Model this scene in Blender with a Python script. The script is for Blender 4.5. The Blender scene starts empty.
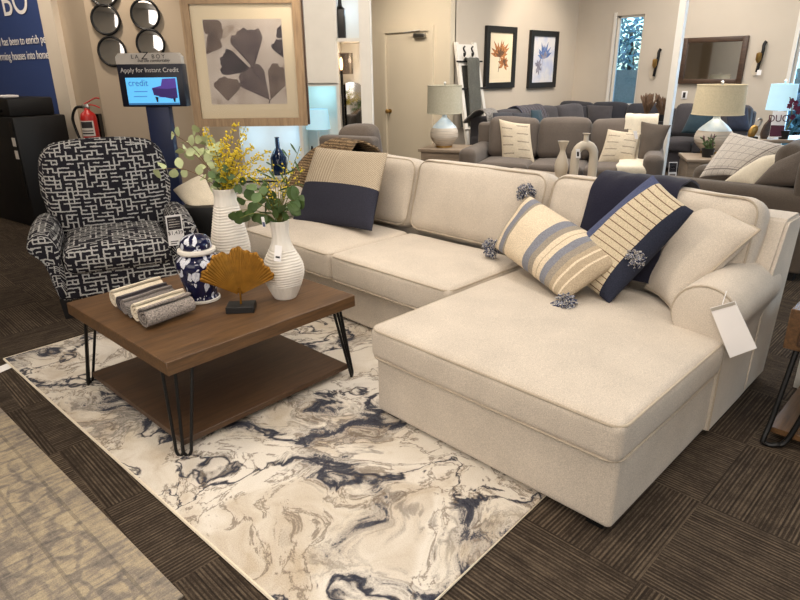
import bpy, bmesh, math, random
from math import sin, cos, pi, radians, sqrt, atan2, hypot, tan
from mathutils import Vector, Matrix, noise
random.seed(7)
SC = bpy.context.scene
COL = SC.collection
# ------------------------------------------------------------------ camera
F_PX, PITCH, ROLL, YAW, H = 608.69, radians(20.70), radians(-0.67), radians(45.06), 1.45
fw = Vector((cos(YAW)*cos(PITCH), sin(YAW)*cos(PITCH), -sin(PITCH)))
rt = Vector((sin(YAW), -cos(YAW), 0))
up = rt.cross(fw)
rt, up = rt*cos(ROLL)+up*sin(ROLL), up*cos(ROLL)-rt*sin(ROLL)
EYE = Vector((0, 0, H))
hf = Vector((cos(YAW), sin(YAW), 0)); hr = Vector((sin(YAW), -cos(YAW), 0))
def ray(px, py): return fw + rt*((px-400)/F_PX) - up*((py-300)/F_PX)
def at_z(px, py, z): d = ray(px, py); return EYE + d*((z-H)/d.z)
def at_x(px, py, x): d = ray(px, py); return EYE + d*(x/d.x)
def at_y(px, py, y): d = ray(px, py); return EYE + d*(y/d.y)
def at_d(px, py, dd): d = ray(px, py); return EYE + d*(dd/d.dot(hf))
def at_n(px, py, p0, n): d = ray(px, py); return EYE + d*((Vector(p0)-EYE).dot(n)/d.dot(n))
camd = bpy.data.cameras.new('camera'); cam = bpy.data.objects.new('camera', camd); COL.objects.link(cam)
camd.sensor_width = 36; camd.lens = F_PX/800*36; camd.clip_end = 200; camd.clip_start = .05
cam.matrix_world = Matrix((( rt.x, up.x, -fw.x, EYE.x), (rt.y, up.y, -fw.y, EYE.y), (rt.z, up.z, -fw.z, EYE.z), (0,0,0,1)))
SC.camera = cam
# ------------------------------------------------------------------ materials
def lin(c): return tuple(((v/255)/12.92 if v/255 <= .04045 else ((v/255+.055)/1.055)**2.4) for v in c)+(1,)
class MT:
    """small node-graph writer"""
    def __init__(s, name, rough=.6, metal=0, spec=.5):
        s.m = bpy.data.materials.new(name); s.m.use_nodes = True
        s.t = s.m.node_tree; s.b = s.t.nodes['Principled BSDF']
        s.b.inputs['Roughness'].default_value = rough; s.b.inputs['Metallic'].default_value = metal
        s.b.inputs['Specular IOR Level'].default_value = spec
    def n(s, typ, inp=None, **a):
        x = s.t.nodes.new(typ)
        for k, v in a.items(): setattr(x, k, v)
        for k, v in (inp or {}).items(): s.put(x.inputs[k], v)
        return x
    def put(s, sock, v):
        if isinstance(v, bpy.types.NodeSocket): s.t.links.new(v, sock)
        else: sock.default_value = v
    def ma(s, op, a, b=0.0, c=0.0):
        x = s.n('ShaderNodeMath', operation=op)
        for i, v in enumerate((a, b, c)): s.put(x.inputs[i], v)
        return x.outputs[0]
    def mix(s, f, a, b, bt='MIX'):
        x = s.n('ShaderNodeMix', data_type='RGBA', blend_type=bt)
        s.put(x.inputs[0], f); s.put(x.inputs[6], a); s.put(x.inputs[7], b); return x.outputs[2]
    def obj(s): return s.n('ShaderNodeTexCoord').outputs['Object']
    def uv(s): return s.n('ShaderNodeTexCoord').outputs['UV']
    def mp(s, v, sc=(1,1,1), loc=(0,0,0), rot=(0,0,0)):
        return s.n('ShaderNodeMapping', {'Vector': v, 'Scale': sc, 'Location': loc, 'Rotation': rot}).outputs[0]
    def noi(s, v, scale, detail=3, rough=.5, dist=0):
        return s.n('ShaderNodeTexNoise', {'Vector': v, 'Scale': scale, 'Detail': detail, 'Roughness': rough, 'Distortion': dist})
    def ramp(s, f, stops, interp='LINEAR'):
        x = s.n('ShaderNodeValToRGB'); s.put(x.inputs[0], f); r = x.color_ramp; r.interpolation = interp
        while len(r.elements) < len(stops): r.elements.new(.5)
        for e, (p, c) in zip(r.elements, stops):
            e.position = p; e.color = c if len(c) == 4 else lin(c)
        return x.outputs[0]
    def sep(s, v): return s.n('ShaderNodeSeparateXYZ', {0: v}).outputs
    def comb(s, x=0., y=0., z=0.): return s.n('ShaderNodeCombineXYZ', {0: x, 1: y, 2: z}).outputs[0]
    def col(s, v): s.put(s.b.inputs['Base Color'], v)
    def bump(s, h, st=.3, d=.01):
        x = s.n('ShaderNodeBump', {'Height': h, 'Strength': st, 'Distance': d}); s.t.links.new(x.outputs[0], s.b.inputs['Normal'])
def plain(name, c, rough=.5, metal=0, var=.12, scale=8, emis=0, spec=.5):
    k = MT(name, rough, metal, spec)
    f = k.noi(k.obj(), scale, 4).outputs[0]
    c1 = lin([max(0, v*(1-var)) for v in c]); c2 = lin([min(255, v*(1+var)) for v in c])
    cc = k.mix(f, c1, c2); k.col(cc)
    if emis:
        k.put(k.b.inputs['Emission Color'], cc); k.b.inputs['Emission Strength'].default_value = emis
    return k.m
def fabric(name, c, scale=220, var=.16, bump=.35, speck=None):
    k = MT(name, .95, 0, .2); o = k.obj()
    n1 = k.noi(o, scale, 2, .7).outputs[0]; n2 = k.noi(o, 5, 3).outputs[0]
    f = k.ma('MULTIPLY_ADD', n1, .75, k.ma('MULTIPLY', n2, .25))
    c1 = lin([v*(1-var) for v in c]); c2 = lin([min(255, v*(1+var*.7)) for v in (speck or c)])
    k.col(k.ramp(f, [(.3, c1), (.7, c2)])); k.bump(n1, bump, .004)
    k.b.inputs['Sheen Weight'].default_value = .15
    return k.m
def wood(name, c1, c2, sc=(3, 40, 40), rough=.45):
    k = MT(name, rough); o = k.obj()
    v = k.mp(o, sc)
    a = k.noi(v, 1.2, 6, .6, .6).outputs[0]; b = k.noi(k.mp(o, [q*5 for q in sc]), 1, 3).outputs[0]
    pl = k.noi(k.mp(o, [q*.12 for q in sc]), 1.5, 1).outputs[0]
    f = k.ma('ADD', k.ma('MULTIPLY', a, .6), k.ma('ADD', k.ma('MULTIPLY', b, .2), k.ma('MULTIPLY', pl, .2)))
    k.col(k.ramp(f, [(.34, c1), (.62, c2)])); k.bump(b, .12, .003)
    return k.m
M = {}
M['sofa'] = fabric('oatmeal_weave', (198, 187, 173), 260, .15, .45)
M['piping'] = fabric('oatmeal_piping', (178, 165, 147), 300, .1)
M['greige'] = plain('greige_paint', (196, 185, 170), .9, var=.03, scale=2)
M['tan'] = plain('tan_paint', (172, 156, 136), .9, var=.03, scale=2)
M['doorpaint'] = plain('door_paint', (206, 195, 174), .8, var=.03, scale=2)
M['white'] = plain('white_paint', (224, 219, 210), .55, var=.03)
M['black'] = plain('black_metal', (22, 21, 21), .45, .4)
M['blackwood'] = plain('black_lacquer', (12, 11, 12), .5)
M['navy'] = fabric('navy_knit', (30, 30, 46), 160, .2)
M['denim'] = fabric('navy_denim', (62, 68, 96), 210, .4, speck=(92, 98, 126))
M['walnut'] = wood('walnut_veneer', (60, 41, 24), (106, 76, 46), (4, 50, 50))
M['walnutdark'] = wood('walnut_shelf', (56, 39, 27), (86, 62, 42), (4, 50, 50))
M['oak'] = wood('pale_oak', (124, 100, 74), (166, 138, 104), (30, 30, 3))
M['greywood'] = wood('grey_wood', (120, 104, 88), (160, 142, 122), (4, 40, 40))
M['brownframe'] = wood('dark_brown_wood', (48, 34, 26), (84, 62, 46), (6, 40, 40))
M['brass'] = plain('brass', (176, 140, 80), .35, .9)
M['ceramic'] = plain('matte_white_ceramic', (228, 222, 212), .5, var=.03)
M['ivory'] = plain('ivory_ceramic', (205, 192, 172), .45, var=.06)
M['gold'] = plain('aged_gold', (140, 98, 32), .45, .7, var=.25, scale=25)
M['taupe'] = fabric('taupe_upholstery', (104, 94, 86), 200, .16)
M['taupe2'] = fabric('taupe_upholstery_dark', (96, 86, 77), 200, .16)  # slightly darker taupe cloth for the wide armchair and one pillow
M['charcoal'] = fabric('charcoal_upholstery', (66, 63, 66), 200, .18)
M['charcoal2'] = fabric('charcoal_dark_upholstery', (52, 52, 58), 200, .18)
M['teal'] = fabric('teal_velvet', (44, 62, 72), 120, .2)
M['bluegrey'] = fabric('slate_blue_cloth', (40, 46, 62), 120, .2)
M['cream'] = fabric('cream_cloth', (226, 214, 192), 160, .08)
M['card'] = plain('white_card', (236, 233, 232), .6, var=.02)
M['ink'] = plain('dark_ink', (40, 36, 40), .7)
M['kiosk'] = plain('kiosk_navy', (20, 24, 42), .4)
M['kioskpost'] = plain('kiosk_post_blue', (30, 42, 80), .45)
M['lightgrey'] = plain('kiosk_header_grey', (205, 198, 190), .5, var=.02)
M['red'] = plain('extinguisher_red', (170, 28, 24), .35)
M['chrome'] = plain('brushed_steel', (190, 188, 184), .3, 1, var=.04)
M['mat'] = plain('picture_mount', (222, 208, 180), .8, var=.02)
M['leafdark'] = plain('deep_green_leaf', (70, 92, 48), .55, var=.35, scale=14)
M['leafpale'] = plain('pale_sage_leaf', (176, 186, 140), .6, var=.2, scale=14)
M['stem'] = plain('green_stem', (104, 104, 50), .6, var=.3)
M['twig'] = plain('brown_twig', (110, 84, 56), .7, var=.2)
M['yellow'] = plain('yellow_blossom', (218, 176, 44), .7, var=.3, scale=40)
M['dried'] = plain('dried_reed', (92, 70, 52), .8, var=.3)
M['bottle'] = plain('blue_bottle_glass', (14, 30, 58), .1, var=.1)
M['orchid'] = plain('burgundy_petal', (86, 22, 52), .6, var=.3)
M['burgundy'] = plain('burgundy_print', (78, 28, 46), .5)
M['shade'] = plain('linen_shade', (186, 172, 142), .9, var=.08, scale=60, emis=.25)
M['shadegrey'] = plain('grey_linen_shade', (172, 166, 146), .9, var=.08, scale=60, emis=.12)
M['shadelit'] = plain('lit_white_shade', (176, 214, 230), .9, var=.03, emis=.42)
M['glow'] = plain('filament_glow', (255, 214, 150), .5, emis=9, var=.01)
M['bluewall'] = plain('blue_banner_print', (42, 62, 112), .6, var=.05, scale=1)
M['letters'] = plain('white_lettering', (232, 228, 226), .6, var=.01)
M['nichewhite'] = plain('niche_white', (226, 226, 222), .7, var=.02)
M['smoke'] = plain('smoked_shade', (112, 100, 92), .3, var=.1)
M['screenblue'] = plain('screen_blue', (96, 186, 240), .3, emis=.75, var=.03, scale=1)
M['screenpurple'] = plain('screen_purple', (84, 62, 150), .3, emis=.5, var=.1)
M['screenpurple2'] = plain('screen_purple_dark', (58, 40, 108), .3, emis=.4, var=.1)
M['screentext'] = plain('screen_text_blue', (60, 120, 176), .3, emis=.4, var=.02)
k = MT('mirror_silver', .04, 1); k.col(lin((205, 202, 198))); M['mirror'] = k.m
def glassmat(name, tint, rough=0.0, ior=1.4):
    k = MT(name); t = k.t
    tr = k.n('ShaderNodeBsdfTransparent', {0: tint}); gl = k.n('ShaderNodeBsdfGlossy', {'Roughness': rough})
    fr = k.n('ShaderNodeFresnel', {'IOR': ior})
    mx = k.n('ShaderNodeMixShader', {0: k.ma('MULTIPLY', fr.outputs[0], 1.0), 1: tr.outputs[0], 2: gl.outputs[0]})
    t.links.new(mx.outputs[0], t.nodes['Material Output'].inputs['Surface']); return k.m
M['glass'] = glassmat('window_glass', (.8, .92, 1, 1))
M['clearglass'] = glassmat('clear_glass', (.99, .99, .99, 1), .015, 1.16)
M['smokeglass'] = glassmat('smoked_glass', (.5, .46, .44, 1))
# carpet tiles: streaked loops, quarter-turned tile by tile
def carpet():
    k = MT('carpet_tiles', .95, 0, .15); o = k.obj(); S = .5
    sx, sy, sz = k.sep(o)
    ux = k.ma('DIVIDE', sx, S); uy = k.ma('DIVIDE', sy, S)
    chk = k.ma('MODULO', k.ma('ABSOLUTE', k.ma('ADD', k.ma('FLOOR', ux), k.ma('FLOOR', uy))), 2.)
    a = k.n('ShaderNodeMix', data_type='FLOAT'); k.put(a.inputs[0], chk); k.put(a.inputs[2], sx); k.put(a.inputs[3], sy)
    b = k.n('ShaderNodeMix', data_type='FLOAT'); k.put(b.inputs[0], chk); k.put(b.inputs[2], sy); k.put(b.inputs[3], sx)
    v = k.comb(k.ma('MULTIPLY', a.outputs[0], 1.6), k.ma('MULTIPLY', b.outputs[0], 165.), 0.)
    st = k.noi(v, 1, 2, .6).outputs[0]
    v2 = k.comb(k.ma('MULTIPLY', a.outputs[0], 120.), k.ma('MULTIPLY', b.outputs[0], 260.), 0.)
    fine = k.noi(v2, 1, 2, .6).outputs[0]
    v3 = k.comb(k.ma('MULTIPLY', a.outputs[0], 9.), k.ma('MULTIPLY', b.outputs[0], 9.), 0.)
    big = k.noi(v3, 1, 2, .6).outputs[0]
    cell = k.n('ShaderNodeTexWhiteNoise', {0: k.comb(k.ma('FLOOR', ux), k.ma('FLOOR', uy), 0.)}, noise_dimensions='2D').outputs[0]
    ln_ = k.ma('MULTIPLY_ADD', k.ma('SINE', k.ma('MULTIPLY', b.outputs[0], 6.2832*72)), .5, .5)
    dash = k.noi(k.comb(k.ma('MULTIPLY', a.outputs[0], 22.), k.ma('MULTIPLY', k.ma('FLOOR', k.ma('MULTIPLY', b.outputs[0], 72.)), 7.3), 0.), 1, 2, .6).outputs[0]
    f = k.ma('ADD', k.ma('ADD', k.ma('ADD', k.ma('MULTIPLY', st, .43), k.ma('MULTIPLY', k.ma('MULTIPLY', ln_, dash), .27)), k.ma('MULTIPLY', fine, .20)), k.ma('ADD', k.ma('MULTIPLY', cell, .05), k.ma('MULTIPLY', big, .14)))
    k.col(k.ramp(f, [(.33, (36, 30, 25)), (.46, (56, 47, 39)), (.66, (112, 98, 82))]))
    k.bump(k.ma('ADD', st, fine), .5, .006); return k.m
M['carpet'] = carpet()
def marble_rug():
    k = MT('marbled_rug_pile', .95, 0, .15); o = k.obj()
    def warp(src, sc1, amt, seed):
        w = k.noi(k.mp(src, loc=(seed, seed*.7, 0)), sc1, 3, .5).outputs['Color']
        d = k.n('ShaderNodeVectorMath', {0: w, 1: (.5, .5, .5)}, operation='SUBTRACT').outputs[0]
        q = k.n('ShaderNodeVectorMath', {0: d}, operation='SCALE'); q.inputs['Scale'].default_value = amt
        return k.n('ShaderNodeVectorMath', {0: src, 1: q.outputs[0]}, operation='ADD').outputs[0]
    p = warp(warp(o, 1.3, .9, 3.), 4.5, .22, 8.)
    base = k.ramp(k.noi(p, 2.2, 4, .55).outputs[0], [(.28, (190, 176, 154)), (.42, (214, 206, 194)), (.6, (222, 215, 205)), (.76, (194, 185, 175))])
    rid = k.ma('ABSOLUTE', k.ma('SUBTRACT', k.noi(p, 1.7, 5, .6).outputs[0], .5))
    rid2 = k.ma('ABSOLUTE', k.ma('SUBTRACT', k.noi(k.mp(p, loc=(5, 2, 0)), 3.0, 6, .62).outputs[0], .5))
    grain = k.noi(p, 46, 5, .8).outputs[0]; pile = k.noi(o, 190, 3, .8).outputs[0]
    gr2 = k.ma('ADD', k.ma('MULTIPLY', grain, .6), k.ma('MULTIPLY', pile, .4))
    zn = k.noi(k.mp(o, loc=(1.7, 4.1, 0)), 1.5, 2, .5).outputs[0]
    zone = k.ramp(zn, [(.44, (0,0,0,1)), (.60, (1,1,1,1))])
    tanz = k.ramp(k.noi(k.mp(p, loc=(9, 3, 0)), 2.6, 4, .6).outputs[0], [(.5, (0,0,0,1)), (.66, (1,1,1,1))])
    c = k.mix(k.ma('MULTIPLY', tanz, .55), base, lin((168, 148, 122)))
    # grainy contour swirls
    cont = k.ma('ABSOLUTE', k.ma('SUBTRACT', k.ma('FRACT', k.ma('MULTIPLY', k.noi(p, 1.7, 5, .6).outputs[0], 13.)), .5))
    near = k.ramp(k.ma('DIVIDE', rid, k.ma('MULTIPLY_ADD', zone, .13, .05)), [(.25, (1,1,1,1)), (1., (0,0,0,1))])
    cl = k.ramp(k.ma('ADD', cont, k.ma('MULTIPLY', k.ma('SUBTRACT', gr2, .5), 1.5)), [(.05, (1,1,1,1)), (.20, (0,0,0,1))])
    halo = k.ramp(k.ma('DIVIDE', rid, k.ma('MULTIPLY_ADD', zone, .15, .02)), [(.2, (1,1,1,1)), (1., (0,0,0,1))])
    hm = k.ramp(k.ma('ADD', halo, k.ma('MULTIPLY', k.ma('SUBTRACT', gr2, .5), 2.4)), [(.45, (0,0,0,1)), (.85, (1,1,1,1))])
    c = k.mix(k.ma('MULTIPLY', hm, .55), c, lin((136, 130, 126)))
    c = k.mix(k.ma('MULTIPLY', k.ma('MULTIPLY', cl, near), .8), c, lin((74, 68, 66)))
    fine = k.ramp(k.ma('ADD', k.ma('DIVIDE', rid2, .05), k.ma('MULTIPLY', k.ma('SUBTRACT', gr2, .5), 2.6)), [(.1, (1,1,1,1)), (.36, (0,0,0,1))])
    c = k.mix(k.ma('MULTIPLY', fine, .7), c, lin((112, 99, 86)))
    thick = k.ma('MULTIPLY_ADD', zone, .062, .006)
    vf = k.ma('SUBTRACT', 1., k.ma('DIVIDE', rid, thick)); vf = k.ma('ADD', vf, k.ma('MULTIPLY', k.ma('SUBTRACT', gr2, .5), 4.2))
    vm = k.ramp(vf, [(.25, (0,0,0,1)), (.6, (1,1,1,1))])
    c = k.mix(k.ma('MULTIPLY', vm, .95), c, k.ramp(gr2, [(.42, (34, 38, 54)), (.58, (70, 72, 82))]))
    sp = k.noi(o, 260, 2, .7).outputs[0]
    c = k.mix(.16, c, k.ramp(sp, [(.35, (90, 80, 72)), (.65, (255, 250, 240))]), 'OVERLAY')
    k.col(c); k.bump(sp, .5, .006); return k.m
M['rug'] = marble_rug()
def old_rug():
    k = MT('distressed_rug_pile', .95, 0, .15); o = k.obj()
    n1 = k.noi(o, 3.2, 5, .65, .4).outputs[0]; x, y, z = k.sep(o)
    st1 = k.noi(k.mp(o, (9, 55, 1)), 1, 4, .7, .4).outputs[0]; st2 = k.noi(k.mp(o, (40, 12, 1)), 1, 3, .7, .6).outputs[0]
    wv = k.n('ShaderNodeVectorMath', {0: o, 1: k.n('ShaderNodeVectorMath', {0: k.noi(o, 9, 3).outputs['Color'], 1: (.09, .09, 0)}, operation='MULTIPLY').outputs[0]}, operation='ADD').outputs[0]
    vo = k.n('ShaderNodeTexVoronoi', {'Vector': k.mp(wv, (13, 10, 1)), 'Scale': 1.}, feature='DISTANCE_TO_EDGE').outputs[0]
    mot = k.ramp(vo, [(.04, (0,0,0,1)), (.14, (1,1,1,1))])
    xx = k.ma('MULTIPLY', x, -1.)
    band = k.ramp(xx, [(0, (0,0,0,1)), (.07, (.75,.75,.75,1)), (.20, (.12,.12,.12,1)), (.235, (.65,.65,.65,1)), (.33, (.1,.1,.1,1)), (.36, (1,1,1,1))], 'CONSTANT')
    f = k.ma('ADD', k.ma('MULTIPLY', n1, .42), k.ma('ADD', k.ma('MULTIPLY', st1, .34), k.ma('MULTIPLY', st2, .14)))
    f = k.ma('ADD', f, k.ma('MULTIPLY', k.ma('MULTIPLY', k.ma('SUBTRACT', mot, .6), band), .10))
    c = k.ramp(f, [(.31, (96, 91, 90)), (.42, (136, 127, 116)), (.50, (170, 156, 132)), (.60, (184, 172, 150)), (.70, (142, 137, 133))])
    ed = k.ma('ABSOLUTE', k.ma('SUBTRACT', xx, .075)); e2 = k.ma('ABSOLUTE', k.ma('SUBTRACT', xx, .205)); e3 = k.ma('ABSOLUTE', k.ma('SUBTRACT', xx, .345))
    lines = k.ma('LESS_THAN', k.ma('MINIMUM', k.ma('MINIMUM', ed, e2), e3), .006)
    c = k.mix(k.ma('MULTIPLY', lines, k.ma('MULTIPLY', k.noi(o, 14, 3).outputs[0], .8)), c, lin((98, 92, 86)))
    sp = k.noi(o, 240, 2, .7).outputs[0]
    c = k.mix(.2, c, k.ramp(sp, [(.35, (90, 80, 72)), (.65, (255, 250, 240))]), 'OVERLAY')
    k.col(c); k.bump(sp, .4, .005); return k.m
M['oldrug'] = old_rug()
# maze weave: a random lattice walk drawn in pale thread on black
def maze():
    k = MT('maze_weave', .9, 0, .2); uv = k.uv(); S = .0255
    nz = k.noi(uv, 60, 2).outputs['Color']
    d = k.n('ShaderNodeVectorMath', {0: nz, 1: (.5,.5,.5)}, operation='SUBTRACT').outputs[0]
    s_ = k.n('ShaderNodeVectorMath', {0: d}, operation='SCALE'); s_.inputs['Scale'].default_value = .011
    uv2 = k.n('ShaderNodeVectorMath', {0: uv, 1: s_.outputs[0]}, operation='ADD').outputs[0]
    x, y, z = k.sep(uv2)
    ux = k.ma('DIVIDE', x, S*1.25); uy = k.ma('DIVIDE', y, S)
    ix = k.ma('FLOOR', ux); iy = k.ma('FLOOR', uy); fx = k.ma('SUBTRACT', k.ma('SUBTRACT', ux, ix), .5); fy = k.ma('SUBTRACT', k.ma('SUBTRACT', uy, iy), .5)
    def hsh(a, b, off, th):
        v = k.comb(k.ma('ADD', a, off), k.ma('ADD', b, off*1.7), 0.)
        return k.ma('LESS_THAN', k.n('ShaderNodeTexWhiteNoise', {0: v}, noise_dimensions='2D').outputs[0], th)
    W = .17
    ax = k.ma('ABSOLUTE', fx); ay = k.ma('ABSOLUTE', fy)
    nearx = k.ma('LESS_THAN', ax, W*.85); neary = k.ma('LESS_THAN', ay, W)
    posx = k.ma('GREATER_THAN', fx, -W*.85); negx = k.ma('LESS_THAN', fx, W*.85); posy = k.ma('GREATER_THAN', fy, -W); negy = k.ma('LESS_THAN', fy, W)
    r = k.ma('MULTIPLY', k.ma('MULTIPLY', hsh(ix, iy, 3., .6), neary), posx)
    l = k.ma('MULTIPLY', k.ma('MULTIPLY', hsh(k.ma('SUBTRACT', ix, 1.), iy, 3., .6), neary), negx)
    u = k.ma('MULTIPLY', k.ma('MULTIPLY', hsh(ix, iy, 11., .42), nearx), posy)
    b = k.ma('MULTIPLY', k.ma('MULTIPLY', hsh(ix, k.ma('SUBTRACT', iy, 1.), 11., .42), nearx), negy)
    f = k.ma('MAXIMUM', k.ma('MAXIMUM', r, l), k.ma('MAXIMUM', u, b))
    fine = k.noi(uv, 420, 2, .7).outputs[0]
    pale = k.ramp(fine, [(.3, (120, 120, 120)), (.6, (196, 194, 190))])
    dark = k.ramp(fine, [(.3, (14, 14, 20)), (.7, (44, 42, 50))])
    k.col(k.mix(f, dark, pale)); k.bump(k.ma('ADD', f, k.ma('MULTIPLY', fine, .5)), .4, .004); return k.m
M['maze'] = maze()
def jarmat():
    k = MT('blue_white_glaze', .12); uv = k.uv()
    v = k.mp(uv, (11, 20, 1), rot=(0, 0, .5))
    n = k.noi(v, 1.2, 2).outputs['Color']
    p = k.n('ShaderNodeVectorMath', {0: v, 1: n}, operation='ADD').outputs[0]
    vo = k.n('ShaderNodeTexVoronoi', {'Vector': k.mp(p, (1, .6, 1)), 'Scale': 1.7})
    f = k.ramp(vo.outputs['Distance'], [(.0, (.2,.2,.2,1)), (.06, (1,1,1,1)), (.40, (1,1,1,1)), (.43, (0,0,0,1))])
    rib = k.n('ShaderNodeTexWave', {'Vector': p, 'Scale': 2.2, 'Distortion': 1.5}).outputs[1]
    white = k.mix(k.ma('MULTIPLY', rib, .35), lin((226, 228, 234)), lin((70, 86, 150)))
    k.col(k.mix(f, lin((20, 24, 58)), white)); return k.m
M['jar'] = jarmat()
def uvstripe(name, stops, axis=0, interp='CONSTANT', bumps=200, wob=.0):
    k = MT(name, .95, 0, .2); uv = k.uv(); x = k.sep(uv)[axis]
    if wob: x = k.ma('ADD', x, k.ma('MULTIPLY', k.ma('SUBTRACT', k.noi(uv, 6, 2).outputs[0], .5), wob))
    c = k.ramp(x, stops, interp); n = k.noi(k.obj(), bumps, 2, .7).outputs[0]
    c = k.mix(.55, c, k.ramp(n, [(.3, (150, 148, 146)), (.65, (255, 252, 250))]), 'MULTIPLY')
    k.col(c); k.bump(n, .35, .004); return k
cr, bl, tp, ln = (230, 214, 188), (136, 139, 150), (160, 151, 138), (184, 168, 144)
M['lumbar'] = uvstripe('striped_lumbar', [(0, cr), (.03, tp), (.05, cr), (.10, bl), (.17, tp), (.20, cr), (.49, bl), (.565, tp), (.62, cr), (.665, ln), (.675, cr), (.715, bl), (.78, tp), (.835, ln), (.87, cr), (.885, ln), (.93, cr), (.945, ln)]).m
k = uvstripe('pinstripe_navy', [(0, (48, 52, 68)), (.16, (216, 202, 174)), (.77, (84, 92, 124))], wob=.006)
uv = k.uv(); x, y, z = k.sep(uv)
st = k.ma('LESS_THAN', k.ma('ABSOLUTE', k.ma('SUBTRACT', k.ma('FRACT', k.ma('MULTIPLY', y, 17.)), .5)), .065)
inside = k.ma('MULTIPLY', k.ma('GREATER_THAN', x, .16), k.ma('LESS_THAN', x, .77))
src = k.b.inputs['Base Color'].links[0].from_socket
k.col(k.mix(k.ma('MULTIPLY', st, inside), src, lin((104, 76, 58)))); M['pinstripe'] = k.m
k = uvstripe('colourblock_navy', [(0, (54, 55, 68)), (.5, (200, 186, 164))], axis=1)
uv = k.uv(); x, y, z = k.sep(uv)
top = k.ma('GREATER_THAN', y, .5); left = k.ma('LESS_THAN', x, .46)
s1 = k.ma('LESS_THAN', k.ma('FRACT', k.ma('MULTIPLY', x, 26.)), .4)
s2 = k.ma('LESS_THAN', k.ma('FRACT', k.ma('ADD', k.ma('MULTIPLY', x, 30.), k.ma('MULTIPLY', y, 44.))), .38)
ss = k.ma('ADD', k.ma('MULTIPLY', s1, left), k.ma('MULTIPLY', s2, k.ma('SUBTRACT', 1., left)))
src = k.b.inputs['Base Color'].links[0].from_socket
k.col(k.mix(k.ma('MULTIPLY', k.ma('MULTIPLY', ss, top), .55), src, lin((126, 110, 90)))); M['colourblock'] = k.m
k = uvstripe('plaid_cream', [(0, (222, 214, 204)), (1, (222, 214, 204))])
uv = k.uv(); x, y, z = k.sep(uv)
lx = k.ma('LESS_THAN', k.ma('FRACT', k.ma('MULTIPLY', x, 6.5)), .05); ly = k.ma('LESS_THAN', k.ma('FRACT', k.ma('MULTIPLY', y, 5.5)), .05)
e1 = k.ma('LESS_THAN', k.ma('ABSOLUTE', k.ma('SUBTRACT', y, .13)), .014); e2 = k.ma('LESS_THAN', k.ma('ABSOLUTE', k.ma('SUBTRACT', x, .88)), .012)
src = k.b.inputs['Base Color'].links[0].from_socket
k.col(k.mix(k.ma('MULTIPLY', k.ma('MAXIMUM', k.ma('MAXIMUM', lx, ly), k.ma('MAXIMUM', e1, e2)), .7), src, lin((96, 84, 84)))); M['plaid'] = k.m
k = uvstripe('script_print_cream', [(0, (222, 208, 184)), (1, (222, 208, 184))])
uv = k.uv(); x, y, z = k.sep(uv)
row = k.ma('LESS_THAN', k.ma('FRACT', k.ma('ADD', k.ma('MULTIPLY', y, 5.), k.ma('MULTIPLY', k.ma('FLOOR', k.ma('MULTIPLY', x, 2.)), .5))), .16)
col_ = k.ma('LESS_THAN', k.ma('ABSOLUTE', k.ma('SUBTRACT', k.ma('FRACT', k.ma('MULTIPLY', x, 2.)), .5)), .36)
dash = k.ma('GREATER_THAN', k.noi(k.mp(uv, (60, 110, 1)), 1, 2).outputs[0], .45)
src = k.b.inputs['Base Color'].links[0].from_socket
k.col(k.mix(k.ma('MULTIPLY', k.ma('MULTIPLY', row, col_), k.ma('MULTIPLY', dash, .75)), src, lin((96, 84, 78)))); M['script'] = k.m
def knit(name, c1, c2, sc):
    k = MT(name, .95, 0, .2); o = k.obj()
    w1 = k.n('ShaderNodeTexWave', {'Vector': o, 'Scale': sc, 'Distortion': 3.5, 'Detail': 2., 'Detail Scale': 2.}, bands_direction='Y').outputs[1]
    w2 = k.n('ShaderNodeTexWave', {'Vector': o, 'Scale': sc*.8, 'Distortion': 2.}, bands_direction='Z').outputs[1]
    n = k.noi(o, 24, 3).outputs[0]
    f = k.ma('ADD', k.ma('MULTIPLY', k.ma('MULTIPLY', w1, w2), .6), k.ma('MULTIPLY', n, .5))
    k.col(k.ramp(f, [(.2, c1), (.75, c2)])); k.bump(f, .8, .012); return k.m
M['brownknit'] = knit('brown_chunky_knit', (70, 56, 44), (176, 148, 112), 22)
M['greyknit'] = knit('grey_fine_knit', (112, 108, 104), (178, 172, 166), 40)
M['speckle'] = fabric('speckled_grey_cloth', (84, 77, 74), 150, .5, speck=(140, 131, 124))
M['greycloth'] = fabric('grey_cloth', (132, 124, 120), 160, .2)
M['darkcloth'] = fabric('charcoal_cloth', (74, 68, 72), 160, .25)
M['sagecloth'] = fabric('grey_green_cloth', (92, 92, 86), 120, .25)
k = MT('grey_blue_yarn', .95, 0, .2); k.col(k.ramp(k.noi(k.obj(), 105, 1, .5).outputs[0], [(0, (52, 56, 78)), (.44, (116, 122, 142)), (.52, (206, 200, 190)), (.6, (96, 92, 92))], 'CONSTANT')); M['tassel'] = k.m
k = MT('striped_throw', .95, 0, .2); o_ = k.obj(); wv = k.n('ShaderNodeTexWave', {'Vector': o_, 'Scale': 4.5}, bands_direction='X').outputs[1]
k.col(k.ramp(wv, [(0, (58, 56, 62)), (.45, (88, 84, 86)), (.6, (150, 142, 138)), (.8, (70, 70, 84))])); M['stripedthrow'] = k.m
k = MT('banded_stoneware', .45); o_ = k.obj(); zz = k.sep(o_)[2]
nb = k.noi(k.mp(o_, (2, 2, 40)), 1, 4, .6).outputs[0]
k.col(k.ramp(nb, [(.32, (150, 130, 110)), (.5, (208, 196, 180)), (.66, (176, 166, 154))])); k.bump(nb, .3, .004); M['stoneware'] = k.m
k = MT('pale_blue_glaze', .3); k.col(k.ramp(k.noi(k.obj(), 9, 3).outputs[0], [(.3, (188, 208, 222)), (.7, (222, 230, 232))])); M['paleglaze'] = k.m
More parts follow.
